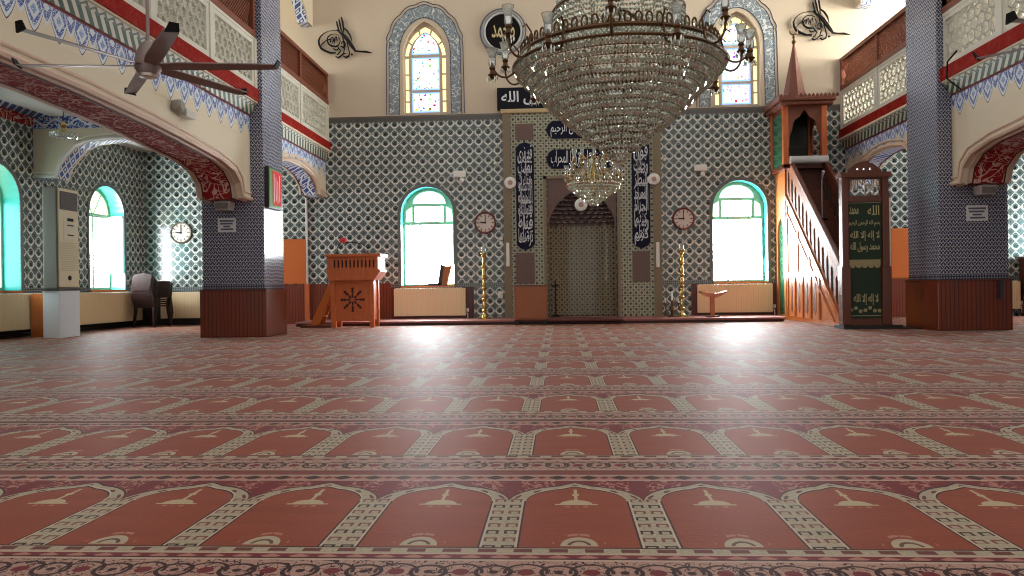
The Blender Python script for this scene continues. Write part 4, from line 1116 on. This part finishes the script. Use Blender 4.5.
# ------------------------------------------------------------------ stepped pulpit
mx0, mx1 = 4.62, 5.32
MIN = wood('minbar_varnish', (196, 116, 62), 0, .3, .12, .7)
GREEN = plain('green_velvet', (30, 52, 34), .7, .3)
PARW = wood('parapet_wood', (150, 86, 46), 0, .6, .0, .6)
SLOTM = plain('slot_red_brown', (86, 32, 22), .6)
t = thing('pulpit', 'tall carved wooden stepped pulpit with a spired canopy and a green curtained gate', 'pulpit', (4.97, 14.2, 0))
def stair_z(y, k): return k + (15.6 - y) * -.83
side2 = [(12.62, .02), (15.6, .02), (15.6, 2.45), (15.5, 2.4), (12.62, .09)]
for x, nm in ((mx0, 'side_panel'), (mx1 - .05, 'side_panel')):
    m = MB(); m.prism(side2, x, x + .05, 'YZ'); sp_ = m.build(nm, MIN, t)
    if x == mx0:
        m = MB()                                                    # framing of the side in relief
        def bar(p, q, w_=.035, d=.02):
            dy, dz = q[0] - p[0], q[1] - p[1]; l = math.hypot(dy, dz); ny, nz = -dz / l * w_, dy / l * w_
            m.prism([(p[0] - ny, p[1] - nz), (q[0] - ny, q[1] - nz), (q[0] + ny, q[1] + nz), (p[0] + ny, p[1] + nz)], x - d, x + .005, 'YZ')
        bar((12.64, .05), (15.6, 2.45), .04, .03); bar((13.0, .05), (15.6, 2.15), .02)
        bar((13.75, .89), (15.6, .89), .04, .03); bar((12.7, .05), (15.6, .05), .04, .03)
        for y in (15.56, 15.1, 14.65, 14.2, 13.75): bar((y, .05), (y, .89), .03)
        for y in (15.56, 14.9, 14.25): bar((y, .9), (y, 2.42 - (15.6 - y) * .83), .022)
        m.build('relief_frame', OAK, sp_, origin=t['_w'])
        for y in (15.33, 14.88, 14.43, 13.98):
            m = MB(); m.prism([(y - .05, .22), (y, .16), (y + .05, .22), (y + .05, .66), (y, .76), (y - .05, .66)], x - .006, x + .004, 'YZ')
            m.build('slot', SLOTM, sp_, origin=t['_w'])
# handrails: pierced band between stringer and rail
for x in (mx0, mx1 - .05):
    m = MB(); holes = []
    for k in range(13):
        y = 12.85 + k * .21; zb = 2.47 - (15.6 - y) * .83
        holes.append([(y, zb + .14), (y + .13, zb + .25), (y + .13, zb + .62), (y + .065, zb + .66), (y, zb + .51)])
    m.prism([(12.62, .1), (15.6, 2.5), (15.6, 3.3), (12.62, .92)], x, x + .05, 'YZ', holes); m.build('pierced_parapet', PARW if x == mx0 else DARKW, t)
    m = MB(); m.tube([(x + .025, 12.62, .93), (x + .025, 15.6, 3.32)], .04, 8); m.tube([(x + .025, 12.62, .84), (x + .025, 15.6, 3.2)], .02, 6); m.build('handrail', DARKW, t)
    m = MB(); m.prism([(12.66, .2), (15.55, 2.6), (15.55, 3.15), (12.66, .8)], x + .02, x + .03, 'YZ'); m.build('parapet_backing', plain('dark_green_backing', (40, 58, 48), .4), t)
for k in range(11):
    y = 12.75 + k * .26; z = .06 + k * .228
    m = MB(); m.box(mx0 + .05, mx1 - .05, y, 15.6, z, z + .21); m.build('step', DARKW, t)
# base of the canopy, with an arched green panel on the side
m = MB(); m.prism([(15.6, .02), (16.28, .02), (16.28, 3.0), (15.6, 3.0)], mx0 - .03, mx0 + .03, 'YZ', [arch(15.72, 16.14, .1, 1.7, 2.05, 14, .3)]); m.build('canopy_base', MIN, t)
m = MB(); m.box(mx0 + .0, mx0 + .02, 15.68, 16.18, .08, 2.08); m.build('green_panel', plain('green_glazed_panel', (34, 92, 62), .2), t)
m = MB(); m.box(mx1 - .05, mx1, 15.6, 16.28, .02, 3.0); m.box(mx0, mx1, 15.6, 15.64, 2.3, 3.0); m.build('canopy_base', DARKW, t)
kx0, kx1, ky0, ky1 = 4.5, 5.34, 15.35, 16.26
m = MB(); m.box(kx0, kx1, ky0, ky1, 2.98, 3.06); m.build('canopy_floor', DARKW, t)
for x in (kx0, kx1 - .1):
    for y in (ky0, ky1 - .1):
        m = MB(); m.box(x, x + .1, y, y + .1, 3.0, 4.22); m.build('canopy_post', OAKL, t, bevel=.006)
def cusp(a, c, zb, zs, zt):
    p = [(a, zb), (c, zb)]; n_ = 28
    for i in range(n_ + 1):
        tt = PI * i / n_; r = 1 - .1 * abs(sin(tt * 4)) ** 2
        p.append(((a + c) / 2 + (c - a) / 2 * cos(tt) * r, zs + (zt - zs) * (.7 * sin(tt) + .3 * (1 - abs(cos(tt)))) * r))
    return p
m = MB(); m.prism([(kx0 + .1, 3.4), (kx1 - .1, 3.4), (kx1 - .1, 4.22), (kx0 + .1, 4.22)], ky0 + .03, ky0 + .06, holes=[cusp(kx0 + .13, kx1 - .13, 3.401, 3.6, 4.12)]); m.build('carved_arch', ROSEW, t)
for x in (kx0 + .03, kx1 - .06):
    m = MB(); m.prism([(ky0 + .1, 3.4), (ky1 - .1, 3.4), (ky1 - .1, 4.22), (ky0 + .1, 4.22)], x, x + .03, 'YZ', [cusp(ky0 + .13, ky1 - .13, 3.401, 3.6, 4.12)]); m.build('carved_arch', ROSEW, t)
m = MB(); m.box(kx0 + .05, kx1 - .05, ky1 - .06, ky1 - .03, 3.06, 4.2); m.build('back_panel', plain('dark_green_panel', (26, 38, 30), .3), t)
m = MB(); m.box(kx0 + .02, kx0 + .04, ky0 + .1, ky1 - .1, 3.06, 4.1); m.build('green_panel', plain('green_glazed_panel', (34, 92, 62), .2), t)
m = MB()
m.box(kx0 - .08, kx1 + .1, ky0 - .12, ky1 + .02, 4.2, 4.27); m.box(kx0 - .12, kx1 + .14, ky0 - .16, ky1 + .02, 4.27, 4.34); m.build('cornice', ROSEW, t, bevel=.012)
m = MB()
for k in range(15): 
    x = kx0 - .1 + k * .076; m.prism([(x, 4.34), (x + .06, 4.34), (x + .06, 4.37), (x + .03, 4.41), (x, 4.37)], ky0 - .15, ky0 - .12)
for k in range(14):
    y = ky0 - .12 + k * .076; m.prism([(y, 4.34), (y + .06, 4.34), (y + .06, 4.37), (y + .03, 4.41), (y, 4.37)], kx0 - .11, kx0 - .08, 'YZ')
m.build('cresting', ROSEW, t)
scx, scy = 4.88, 15.86
m = MB(); m.lathe([(.26, 4.34), (.24, 4.44), (.03, 5.5), (.02, 5.56)], (scx, scy, 0), 8); m.build('spire', ROSEW, t)
m = MB(); m.lathe([(.02, 5.54), (.045, 5.6), (.015, 5.66), (.03, 5.7), (.01, 5.74)], (scx, scy, 0), 12); m.build('finial', BRONZE, t, smooth=True)
m = MB(); m.tube([(scx + .075 * cos(a), scy, 5.82 + .075 * sin(a)) for a in [PI * (.62 + 1.76 * k / 14) for k in range(15)]], [.004 + .012 * sin(PI * k / 14) for k in range(15)], 6); m.build('crescent', BRONZE, t, smooth=True)
# gate
gx0, gx1, gy = 4.58, 5.18, 12.42
for x in (gx0 - .06, gx1 - .04):
    m = MB(); m.box(x, x + .1, gy - .05, gy + .1, .06, 2.42); m.build('gate_post', DARKW, t, bevel=.01)
    m = MB(); m.box(x - .02, x + .12, gy - .07, gy + .12, .06, .98); m.build('post_casing', DARKW, t, bevel=.01)
m = MB(); m.tube([(gx1 + .07, gy - .05, .98), (gx1 + .07, gy - .05, 2.05)], .012, 8); m.build('post_highlight', plain('painted_highlight', (214, 190, 170), .2), t)  # pale strip standing in for the highlight along the gate post
m = MB(); m.prism([(gx0 + .04, 2.36), (gx1 - .04, 2.36), (gx1 - .04, 2.5), (4.88 + .22, 2.53), (4.88 + .13, 2.6), (4.88, 2.64), (4.88 - .13, 2.6), (4.88 - .22, 2.53), (gx0 + .04, 2.5)], gy - .02, gy + .05, holes=[[(4.75 + k * .1, 2.5), (4.79 + k * .1, 2.5), (4.77 + k * .1, 2.53)] for k in range(3)])
m.box(gx0 - .09, gx1 + .09, gy - .08, gy + .12, 2.38, 2.46); m.build('crest', DARKW, t)
m = MB(); m.box(gx0 + .04, gx1 - .04, gy - .02, gy + .04, 2.0, 2.07); m.build('lintel', DARKW, t)
m = MB(); m.prism([(gx0 + .04, 2.07), (gx1 - .04, 2.07), (gx1 - .04, 2.38), (gx0 + .04, 2.38)], gy, gy + .02, holes=[[(gx0 + .08, 2.1), (gx1 - .08, 2.1), (gx1 - .08, 2.35), (gx0 + .08, 2.35)]]); fr_ = m.build('name_panel', DARKW, t)
m = MB(); lettering(m, ['لا إله إلا الله'], gx0 + .07, gx1 - .07, 2.09, 2.36, gy + .0, .03, .02); m.build('openwork_script', plain('pale_wood_script', (150, 118, 92), .5), fr_, origin=t['_w'])
m = MB(); m.box(gx0 + .04, gx1 - .04, gy + .01, gy + .05, .14, 2.02); cur = m.build('green_curtain', GREEN, t)
m = MB(); lettering(m, ['الله'], 4.930, 5.110, 1.78, 1.95, gy + .009, .01, .004); m.build('gold_calligraphy', GOLD, cur, origin=t['_w'])
m = MB(); lettering(m, ['محمد'], 4.650, 4.790, 1.8, 1.93, gy + .009, .01, .004); m.build('gold_calligraphy', GOLD, cur, origin=t['_w'])
m = MB(); lettering(m, ['بسم الله الرحمن الرحيم'], 4.640, 5.120, 1.6, 1.72, gy + .009, .005, .004); m.build('gold_calligraphy', GOLD, cur, origin=t['_w'])
m = MB(); lettering(m, ['لا إله إلا الله', 'محمد رسول الله'], 4.660, 5.110, 1.2, 1.55, gy + .009, .012, .004); m.build('gold_calligraphy', GOLD, cur, origin=t['_w'])
m = MB(); lettering(m, ['لا إله إلا الله'], 4.700, 5.080, .36, .56, gy + .009, .012, .004); m.build('gold_calligraphy', GOLD, cur, origin=t['_w'])
m = MB(); m.box(4.640, 5.120, gy + .004, gy + .012, 1.0, 1.09)
for k in range(5): m.lathe([(.045, 0), (.045, .006)], (4.690 + k * .0955, gy + .005, 1.0), 14, axis='Y')
for k in range(7): m.lathe([(.03, 0), (.03, .006)], (4.660 + k * .073, gy + .005, .3 + .03 * sin(k * 2)), 10, axis='Y')
m.build('gold_swag', plain('pale_gold_swag', (160, 146, 104), .5), cur, origin=t['_w'])
m = MB()
for x in (4.605, 5.150): m.box(x, x + .008, gy + .004, gy + .011, .2, 1.98)
for z in (.2, 1.98): m.box(4.605, 5.158, gy + .004, gy + .011, z, z + .008)
m.build('gold_border', GOLD, cur, origin=t['_w'])
m = MB(); m.box(gx0 - .08, gx1 + .22, gy - .12, gy + .3, 0, .06); m.build('threshold', BLACKW, t)
m = MB(); m.box(gx0 - .03, gx1 + .03, gy - .04, gy + .06, .06, .16); m.build('bottom_rail', DARKW, t)
b = MB(); b.tube([(4.6, 15.28, 3.13), (5.32, 15.28, 3.13)], .075, 14); o = b.build('rolled_cloth', CLOTHW, origin=(4.96, 15.28, 3.06), smooth=True); tag(o, 'white rolled cloth lying across the front of the pulpit canopy', 'cloth')
st = thing('pulpit_microphone', 'thin microphone stand on the pulpit steps', 'microphone', (4.97, 14.6, 1.9))
m = MB(); m.tube([(4.97, 14.6, 1.93), (4.97, 14.6, 2.55), (4.95, 14.5, 2.72)], .013, 6); m.build('pole', GREYP, st)
m = MB(); m.lathe([(.1, 0), (.1, .02), (.02, .04)], (4.97, 14.6, 1.9), 12); m.build('base', BLACK, st, smooth=True)
m = MB(); m.tube([(4.95, 14.5, 2.7), (4.94, 14.42, 2.78)], [.02, .028], 8); m.build('head', GREYP, st)

# ------------------------------------------------------------------ chandeliers
def string_beads(mb, p, q, step, r):
    p, q = Vector(p), Vector(q); n_ = max(1, int((q - p).length / step))
    for k in range(n_ + 1):
        c = p.lerp(q, k / n_); mb.bead(c.x, c.y, c.z, r, step * .5)
def tulip(mb, x, y, z, s): mb.lathe([(.018 * s, 0), (.032 * s, .02 * s), (.03 * s, .08 * s), (.042 * s, .13 * s), (.05 * s, .15 * s), (.044 * s, .148 * s), (.025 * s, .08 * s)], (x, y, z), 12)
cx, cy = .6, 7.0
t = thing('chandelier', 'huge cone shaped crystal chandelier with tiers of beads hanging in mid hall', 'chandelier', (cx, cy, 1.9))
m = MB(); m.tube([(cx, cy, 3.3), (cx, cy, 8.6)], .022, 8); m.build('hanging_rod', BRONZE, t)
Z0, Z1, R0 = 2.7, 1.9, .95
def rad(z): return .05 + (R0 - .05) * max(0., (z - Z1) / (Z0 - Z1)) ** .86
tiers = 14
for i in range(tiers):
    z = Z0 - (Z0 - Z1) * i / tiers; r = rad(z); zn = Z0 - (Z0 - Z1) * (i + 1) / tiers; rn = rad(zn)
    tr = thing_ = None
    m = MB(); n_ = max(8, int(2 * PI * r / .034)); big = i < 9
    for k in range(n_):
        a = 2 * PI * k / n_
        for j, (f, s) in enumerate(((.08, .7), (.3, .75), (.68, 1.))):
            rr_, zz = r + (rn - r) * f + .012, z + (zn - z) * f
            s2 = s * (1.15 if big and j == 2 else .9)
            m.bead(cx + rr_ * cos(a + j * .06), cy + rr_ * sin(a + j * .06), zz, (.0185 if j == 2 else .015) * s2 * (1.08 if big else 1), (.031 if j == 2 else .014) * s2)
    o = m.build('crystal_tier', CRYSTAL, t); o['kind'] = 'stuff'
    m = MB(); m.tube([(cx + (r - .004) * cos(2 * PI * k / 64), cy + (r - .004) * sin(2 * PI * k / 64), z) for k in range(65)], .007, 5); m.build('tier_hoop', BRONZE, t)
m = MB()
for k in range(16):
    a = 2 * PI * k / 16; m.tube([(cx + rad(Z0 - (Z0 - Z1) * j / 8) * .985 * cos(a), cy + rad(Z0 - (Z0 - Z1) * j / 8) * .985 * sin(a), Z0 - (Z0 - Z1) * j / 8) for j in range(9)], .006, 4)
m.build('rib_cage', BRONZE, t)
m = MB()
for zz, rr_, s in ((1.89, .05, 1.), (1.865, .03, 1.3), (1.83, .0, 2.)):
    for k in range(8 if rr_ else 1): m.bead(cx + rr_ * cos(k * PI / 4), cy + rr_ * sin(k * PI / 4), zz, .018 * s, .025 * s)
m.build('pendant_drop', CRYSTAL, t)
# upright band, crown of oval loops
m = MB(); zt = 2.8
for j in range(5):
    rr_ = R0 - .02 - j * .012
    for k in range(170):
        a = 2 * PI * (k + .5 * (j % 2)) / 170; m.bead(cx + rr_ * cos(a), cy + rr_ * sin(a), Z0 + .0 + j * .021, .0145, .018)
o = m.build('crystal_band', CRYSTAL, t); o['kind'] = 'stuff'
for zz, rr_, w_ in ((Z0, R0 + .004, .014), (zt, R0 - .07, .022)):
    m = MB(); m.tube([(cx + rr_ * cos(2 * PI * k / 72), cy + rr_ * sin(2 * PI * k / 72), zz) for k in range(73)], w_, 6); m.build('crown_ring', BRONZE, t)
m = MB(); mc = MB()
for k in range(64):
    a = 2 * PI * k / 64; ca, sa = cos(a), sin(a); rr_ = R0 - .07
    m.tube([(cx + rr_ * ca - .026 * sin(q) * sa, cy + rr_ * sa + .026 * sin(q) * ca, zt + .055 - .045 * cos(q)) for q in [2 * PI * j / 12 for j in range(13)]], .009, 5)
    mc.bead(cx + rr_ * ca, cy + rr_ * sa, zt + .05, .016, .026)
o = m.build('crown_loops', BRONZE, t); o = mc.build('crown_crystals', CRYSTAL, t); o['kind'] = 'stuff'
# upper basket of bead strings
m = MB()
for k in range(110):
    a = 2 * PI * k / 110
    for (ra, za), (rb, zb) in (((.63, 2.84), (.58, 3.2)), ((.58, 3.2), (.42, 3.7)), ((.42, 3.7), (.16, 4.3))):
        string_beads(m, (cx + ra * cos(a), cy + ra * sin(a), za), (cx + rb * cos(a), cy + rb * sin(a), zb), .042, .0155)
o = m.build('bead_strings', CRYSTAL, t); o['kind'] = 'stuff'
for rr_, zz in ((.635, 2.83), (.59, 3.2), (.42, 3.71), (.16, 4.32)):
    m = MB(); m.tube([(cx + rr_ * cos(2 * PI * k / 48), cy + rr_ * sin(2 * PI * k / 48), zz) for k in range(49)], .012, 5); m.build('basket_hoop', BRONZE, t)
m = MB()
for k in range(8):
    a = 2 * PI * k / 8; m.tube([(cx + (R0 - .07) * cos(a), cy + (R0 - .07) * sin(a), zt), (cx + .62 * cos(a), cy + .62 * sin(a), 2.83), (cx, cy, 3.25)], .01, 5)
m.build('inner_spoke', BRONZE, t)
def lamp_arm(par, bx, by, bz, a, L, h, s=1., mt=None):
    mt = mt or BRONZE
    ca, sa = cos(a), sin(a)
    P = lambda d, z: (bx + d * ca, by + d * sa, bz + z)
    m = MB(); m.tube([P(L * (.5 - .5 * cos(q)), -.13 * s * sin(q)) for q in [PI * j / 10 for j in range(11)]] + [P(L, h * .5), P(L, h)], .01 * s, 6)
    m.tube([P(0, 0), P(-.02 * s, .1 * s), P(.03 * s, .16 * s), P(.06 * s, .13 * s)], .008 * s, 5)
    arm = m.build('lamp_arm', mt, par)
    q = P(L, h)
    m = MB(); m.lathe([(.008 * s, -.05 * s), (.045 * s, -.01 * s), (.03 * s, .0), (.02 * s, .03 * s), (.03 * s, .05 * s), (.022 * s, .07 * s)], q, 12); m.build('candle_socket', mt, arm, origin=par['_w'], smooth=True)
    m = MB(); tulip(m, q[0], q[1], q[2] + .06 * s, s * 1.1); m.build('glass_shade', GLASSW, arm, origin=par['_w'], smooth=True)
    m = MB()
    for k in range(6): 
        b_ = 2 * PI * k / 6; m.bead(q[0] + .045 * s * cos(b_), q[1] + .045 * s * sin(b_), q[2] - .05 * s, .01 * s, .03 * s)
    o = m.build('crystal_drops', CRYSTAL, arm, origin=par['_w'])
for k in range(14):
    lamp_arm(t, cx + (R0 - .03) * cos(2 * PI * (k + .2) / 14), cy + (R0 - .03) * sin(2 * PI * (k + .2) / 14), 2.8 - .05 * (k % 2), 2 * PI * (k + .2) / 14, .2 + .02 * (k % 2), .06 - .16 * (k % 2))

def small_chandelier(label, x, y, z, r, zc, arms=12):
    t = thing('chandelier', label, 'chandelier', (x, y, z))
    m = MB(); m.tube([(x, y, z + r * 1.0), (x, y, zc)], .01, 6); m.build('hanging_rod', BRONZE, t)
    m = MB(); m.lathe([(.01, 0), (.04 * r * 2, .1 * r), (.05 * r * 2, .3 * r), (.03 * r * 2, .6 * r), (.06 * r * 2, .9 * r), (.02, 1.1 * r), (.015, 1.3 * r)], (x, y, z + .2 * r), 14); m.build('stem', BRASS, t, smooth=True)
    m = MB()
    for j in range(7):
        rr_ = r * .92 * (1 - j / 7.4); zz = z + r * .62 * (1 - j / 6.5)
        n_ = max(6, int(2 * PI * rr_ / .042))
        for k in range(n_):
            a = 2 * PI * k / n_
            for q in range(2): m.bead(x + (rr_ - q * .02) * cos(a), y + (rr_ - q * .02) * sin(a), zz - q * .045, .02, .03)
    for k in range(24):
        a = 2 * PI * k / 24; string_beads(m, (x + r * .75 * cos(a), y + r * .75 * sin(a), z + r * .7), (x + r * .12 * cos(a), y + r * .12 * sin(a), z + r * 1.5), .045, .01)
    o = m.build('crystal_beads', CRYSTAL, t); o['kind'] = 'stuff'
    for rr_, zz in ((.92, .62), (.6, .9)):
        m = MB(); m.tube([(x + r * rr_ * cos(2 * PI * k / 32), y + r * rr_ * sin(2 * PI * k / 32), z + r * zz) for k in range(33)], .009, 5); m.build('ring', BRASS, t)
    for k in range(arms):
        a = 2 * PI * k / arms; up_ = k % 2
        lamp_arm(t, x + r * .3 * cos(a), y + r * .3 * sin(a), z + r * (.8 + .55 * up_), a, r * (.64 - .24 * up_), .05, .85, DBRASS)
    return t
small_chandelier('small gilded crystal chandelier hanging before the niche, below the huge one', .64, 12.4, 2.06, .46, 8.6, 20)
def mini(label, x, y, z, zc):
    t = thing('ceiling_lamp', label, 'lamp', (x, y, z), 'small crystal lamps under the aisle ceilings')
    m = MB(); m.tube([(x, y, z + .22), (x, y, zc)], .008, 6); m.build('chain', BRONZE, t)
    m = MB(); m.lathe([(.02, .08), (.05, .1), (.03, .16), (.05, .2), (.015, .26)], (x, y, z), 12); m.build('stem', BRASS, t, smooth=True)
    m = MB(); m.lathe([(.05, 0), (.14, .02), (.2, .07), (.19, .075), (.13, .035), (.05, .02)], (x, y, z), 20); m.build('glass_dish', GLASSW, t, smooth=True)
    m = MB()
    for k in range(18):
        a = 2 * PI * k / 18; m.bead(x + .18 * cos(a), y + .18 * sin(a), z + .03, .014, .035)
    o = m.build('crystal_drops', CRYSTAL, t); o['kind'] = 'stuff'
mini('small crystal lamp hanging before the cross arch of the aisle', -7.55, 11.5, 3.12, 3.78)
mini('small crystal lamp near the clock in the aisle corner', -6.85, 14.2, 3.0, 3.78)
mini('small crystal lamp glimpsed past the column beside the pulpit', 8.45, 14.0, 3.07, 3.78)

# ------------------------------------------------------------------ ceiling fans
FANB = plain('taupe_fan_metal', (140, 122, 118), .45, metal=.3)
def fan(label, x, y, z, r, a0):
    t = thing('ceiling_fan', label, 'fan', (x, y, z), 'large six blade ceiling fans')
    m = MB(); m.tube([(x, y, z + .1), (x, y, 8.6)], .014, 8); m.build('hanging_rod', FANB, t)
    m = MB(); m.lathe([(.03, .2), (.06, .17), (.09, .1), (.1, .05), (.1, -.02), (.08, -.06), (.03, -.075), (.001, -.076)], (x, y, z), 24); m.build('motor_housing', FANB, t, smooth=True)
    m = MB(); m.lathe([(.075, -.055), (.07, -.085), (.03, -.09)], (x, y, z), 20); m.build('bottom_cap', plain('fan_cap', (196, 180, 170), .25, metal=.4), t, smooth=True)
    for k in range(6):
        a = a0 + PI * k / 3; ca, sa = cos(a), sin(a)
        def P(d, w_, h): return (x + d * ca - w_ * sa, y + d * sa + w_ * ca, z + h)
        m = MB(); vs = []
        for d, w_, tl in ((.08, .045, -.008), (.25, .06, -.012), (r * .6, .058, -.01), (r, .05, -.006)):
            vs += [P(d, -w_, -tl), P(d, w_, tl), P(d, w_, tl + .008), P(d, -w_, -tl + .008)]
        fs = []
        for i in range(3):
            for j in range(4): fs.append((i * 4 + j, i * 4 + (j + 1) % 4, (i + 1) * 4 + (j + 1) % 4, (i + 1) * 4 + j))
        fs += [(0, 3, 2, 1), (12, 13, 14, 15)]
        m.add(vs, fs); bl = m.build('blade', FANB, t)
        m = MB(); vs = [P(r - .005, -.05, -.012), P(r - .005, .05, .0), P(r + .02, .045, .055), P(r + .02, -.02, .055), P(r + .01, -.05, -.012), P(r + .01, .05, .0), P(r + .032, .045, .055), P(r + .032, -.02, .055)]
        m.add(vs, [(0, 1, 2, 3), (7, 6, 5, 4), (0, 4, 5, 1), (1, 5, 6, 2), (2, 6, 7, 3), (3, 7, 4, 0)]); m.build('winglet', BLACK, bl, origin=t['_w'])
fan('whole six bladed ceiling fan hanging before the gallery balustrade', -3.23, 6.0, 2.54, 1.0, .12)
fan('ceiling fan cropped by the frame edge, its dark winglets before the balustrade', 4.29, 6.0, 2.61, 1.0, .245)

# ------------------------------------------------------------------ column and beam fittings
t = thing('framed_sign', 'red and green framed sign on the tiled column side', 'sign', (-4.56, 12.2, 2.05))
m = MB(); m.prism([(11.93, 2.04), (12.5, 2.04), (12.5, 2.7), (11.93, 2.7)], -4.558, -4.49, 'YZ'); m.build('frame', BLACKW, t, bevel=.008)
m = MB(); m.box(-4.492, -4.486, 11.96, 12.48, 2.07, 2.67); m.build('green_mount', plain('green_mount', (88, 140, 62), .7), t)
m = MB(); m.box(-4.488, -4.482, 12.08, 12.46, 2.1, 2.65); rp = m.build('red_field', plain('red_field', (206, 22, 28), .8), t)
m = MB()
for k in range(4): m.box(-4.483, -4.479, 12.13 + k * .08, 12.145 + k * .08, 2.14 + .03 * (k % 2), 2.6 - .05 * (k % 3))
m.build('white_marks', plain('white_marks', (226, 214, 208), .6), rp, origin=t['_w'])
def notice(label, x0, x1, z0, z1, y):
    t = thing('paper_notice', label, 'notice', ((x0 + x1) / 2, y, z0), 'white paper notices on the columns')
    m = MB(); m.box(x0, x1, y - .006, y, z0, z1); p = m.build('sheet', PAPER, t)
    m = MB()
    for k, (a, c) in enumerate(((.03, .03), (.04, .05), (.09, .09), (.05, .04))):
        zz = z1 - (z1 - z0) * (.2 + .2 * k); m.box(x0 + a, x1 - c, y - .008, y - .005, zz - .014, zz + .012)
    m.build('printed_lines', plain('grey_print', (86, 88, 104), .6), t)
notice('white printed notice on the tiled column with the framed sign', -5.3, -5.01, 1.66, 1.88, 11.88)
notice('white printed notice on the tiled column beside the pulpit', 6.09, 6.4, 1.62, 1.85, 11.76)
def flood(label, x, y, z):
    t = thing('floodlight', label, 'light', (x, y, z), 'grey floodlights under the arch feet')
    m = MB(); m.prism([(x - .13, z), (x + .13, z), (x + .1, z - .14), (x - .1, z - .14)], y - .22, y); m.build('housing', plain('grey_housing', (170, 160, 156), .4), t, bevel=.01)
    m = MB(); m.box(x - .1, x + .1, y - .23, y - .215, z - .12, z - .03); m.build('lens', plain('dull_lens', (120, 110, 110), .2), t)
    m = MB(); m.box(x - .04, x + .04, y - .14, y - .06, z, z + .03); m.build('bracket', GREYP, t)
flood('grey floodlight under the arch foot on the column with the framed sign', -5.12, 11.84, 2.12)
flood('grey floodlight under the arch foot on the column beside the pulpit', 6.28, 11.72, 2.12)
t = thing('beam_spotlight', 'grey and white spotlight fixed to the cream arch beam near the fan', 'light', (-4.76, 9.5, 3.05))
m = MB(); m.lathe([(.03, 0), (.08, .02), (.085, .1), (.06, .13)], (-4.758, 9.42, 3.06), 16, axis='X'); m.build('lamp_head', plain('grey_lamp', (140, 136, 126), .4), t, smooth=True)
m = MB(); m.box(-4.758, -4.63, 9.52, 9.78, 2.96, 3.06); m.build('housing', plain('pale_grey_box', (190, 190, 180), .4), t, bevel=.01)
b = MB(); b.tube([(5.7, 11.2, 3.98), (5.66, 11.38, 3.88), (5.68, 11.45, 3.66), (5.8, 11.3, 3.46)], .013, 6); tag(b.build('cable', BLACK, origin=(5.7, 11.3, 3.4)), 'black cable loop hanging over the red gallery band', 'cable')
b = MB(); b.prism([(6.5, .47), (6.545, .47), (6.555, .72), (6.5, .74)], 11.66, 11.73); tag(b.build('hanging_strap', plain('dark_grey_strap', (52, 50, 58), .6), origin=(6.52, 11.7, .47)), 'dark strap hanging on the wooden cladding of the column beside the pulpit', 'strap')
b = MB(); b.box(5.3, 5.75, 12.2, 12.9, .0005, .012); tag(b.build('floor_mat', plain('dark_mat', (36, 22, 22), .8), origin=(5.5, 12.5, 0)), 'small dark mat between the pulpit gate and the column', 'mat')

# ------------------------------------------------------------------ light and camera
wd = bpy.data.worlds.new('daylight'); sc.world = wd; wd.use_nodes = True
bg = wd.node_tree.nodes['Background']; bg.inputs[0].default_value = (1, .97, .92, 1); bg.inputs[1].default_value = .75
cam = bpy.data.objects.new('camera', bpy.data.cameras.new('camera')); COL.objects.link(cam); sc.camera = cam
cam.data.sensor_width = 36; cam.data.lens = 36 * 770 / 1024; cam.data.clip_end = 200
YAW, ROLL, PITCH = map(math.radians, (3.2, .77, -.11))
F0 = Vector((-sin(YAW) * cos(PITCH), cos(YAW) * cos(PITCH), sin(PITCH))); R_ = Vector((cos(YAW), sin(YAW), 0))
U_ = Vector((sin(YAW) * sin(PITCH), -cos(YAW) * sin(PITCH), cos(PITCH)))
c_, s_ = cos(ROLL), sin(ROLL); rt, upv = R_ * c_ - U_ * s_, R_ * s_ + U_ * c_
cam.matrix_world = Matrix(((rt.x, upv.x, -F0.x, 0), (rt.y, upv.y, -F0.y, 0), (rt.z, upv.z, -F0.z, .74), (0, 0, 0, 1)))
vs_ = sc.view_settings; vs_.view_transform = 'Standard'; vs_.look = 'None'; vs_.gamma = 1; vs_.exposure = .1; vs_.use_curve_mapping = False
sc.cycles.max_bounces = 6; sc.cycles.diffuse_bounces = 3; sc.cycles.glossy_bounces = 3; sc.cycles.transmission_bounces = 5
sc.cycles.filter_width = 1.1; sc.cycles.use_denoising = True; sc.cycles.sample_clamp_indirect = 4
for o in bpy.data.objects:
    if '_w' in o: del o['_w']
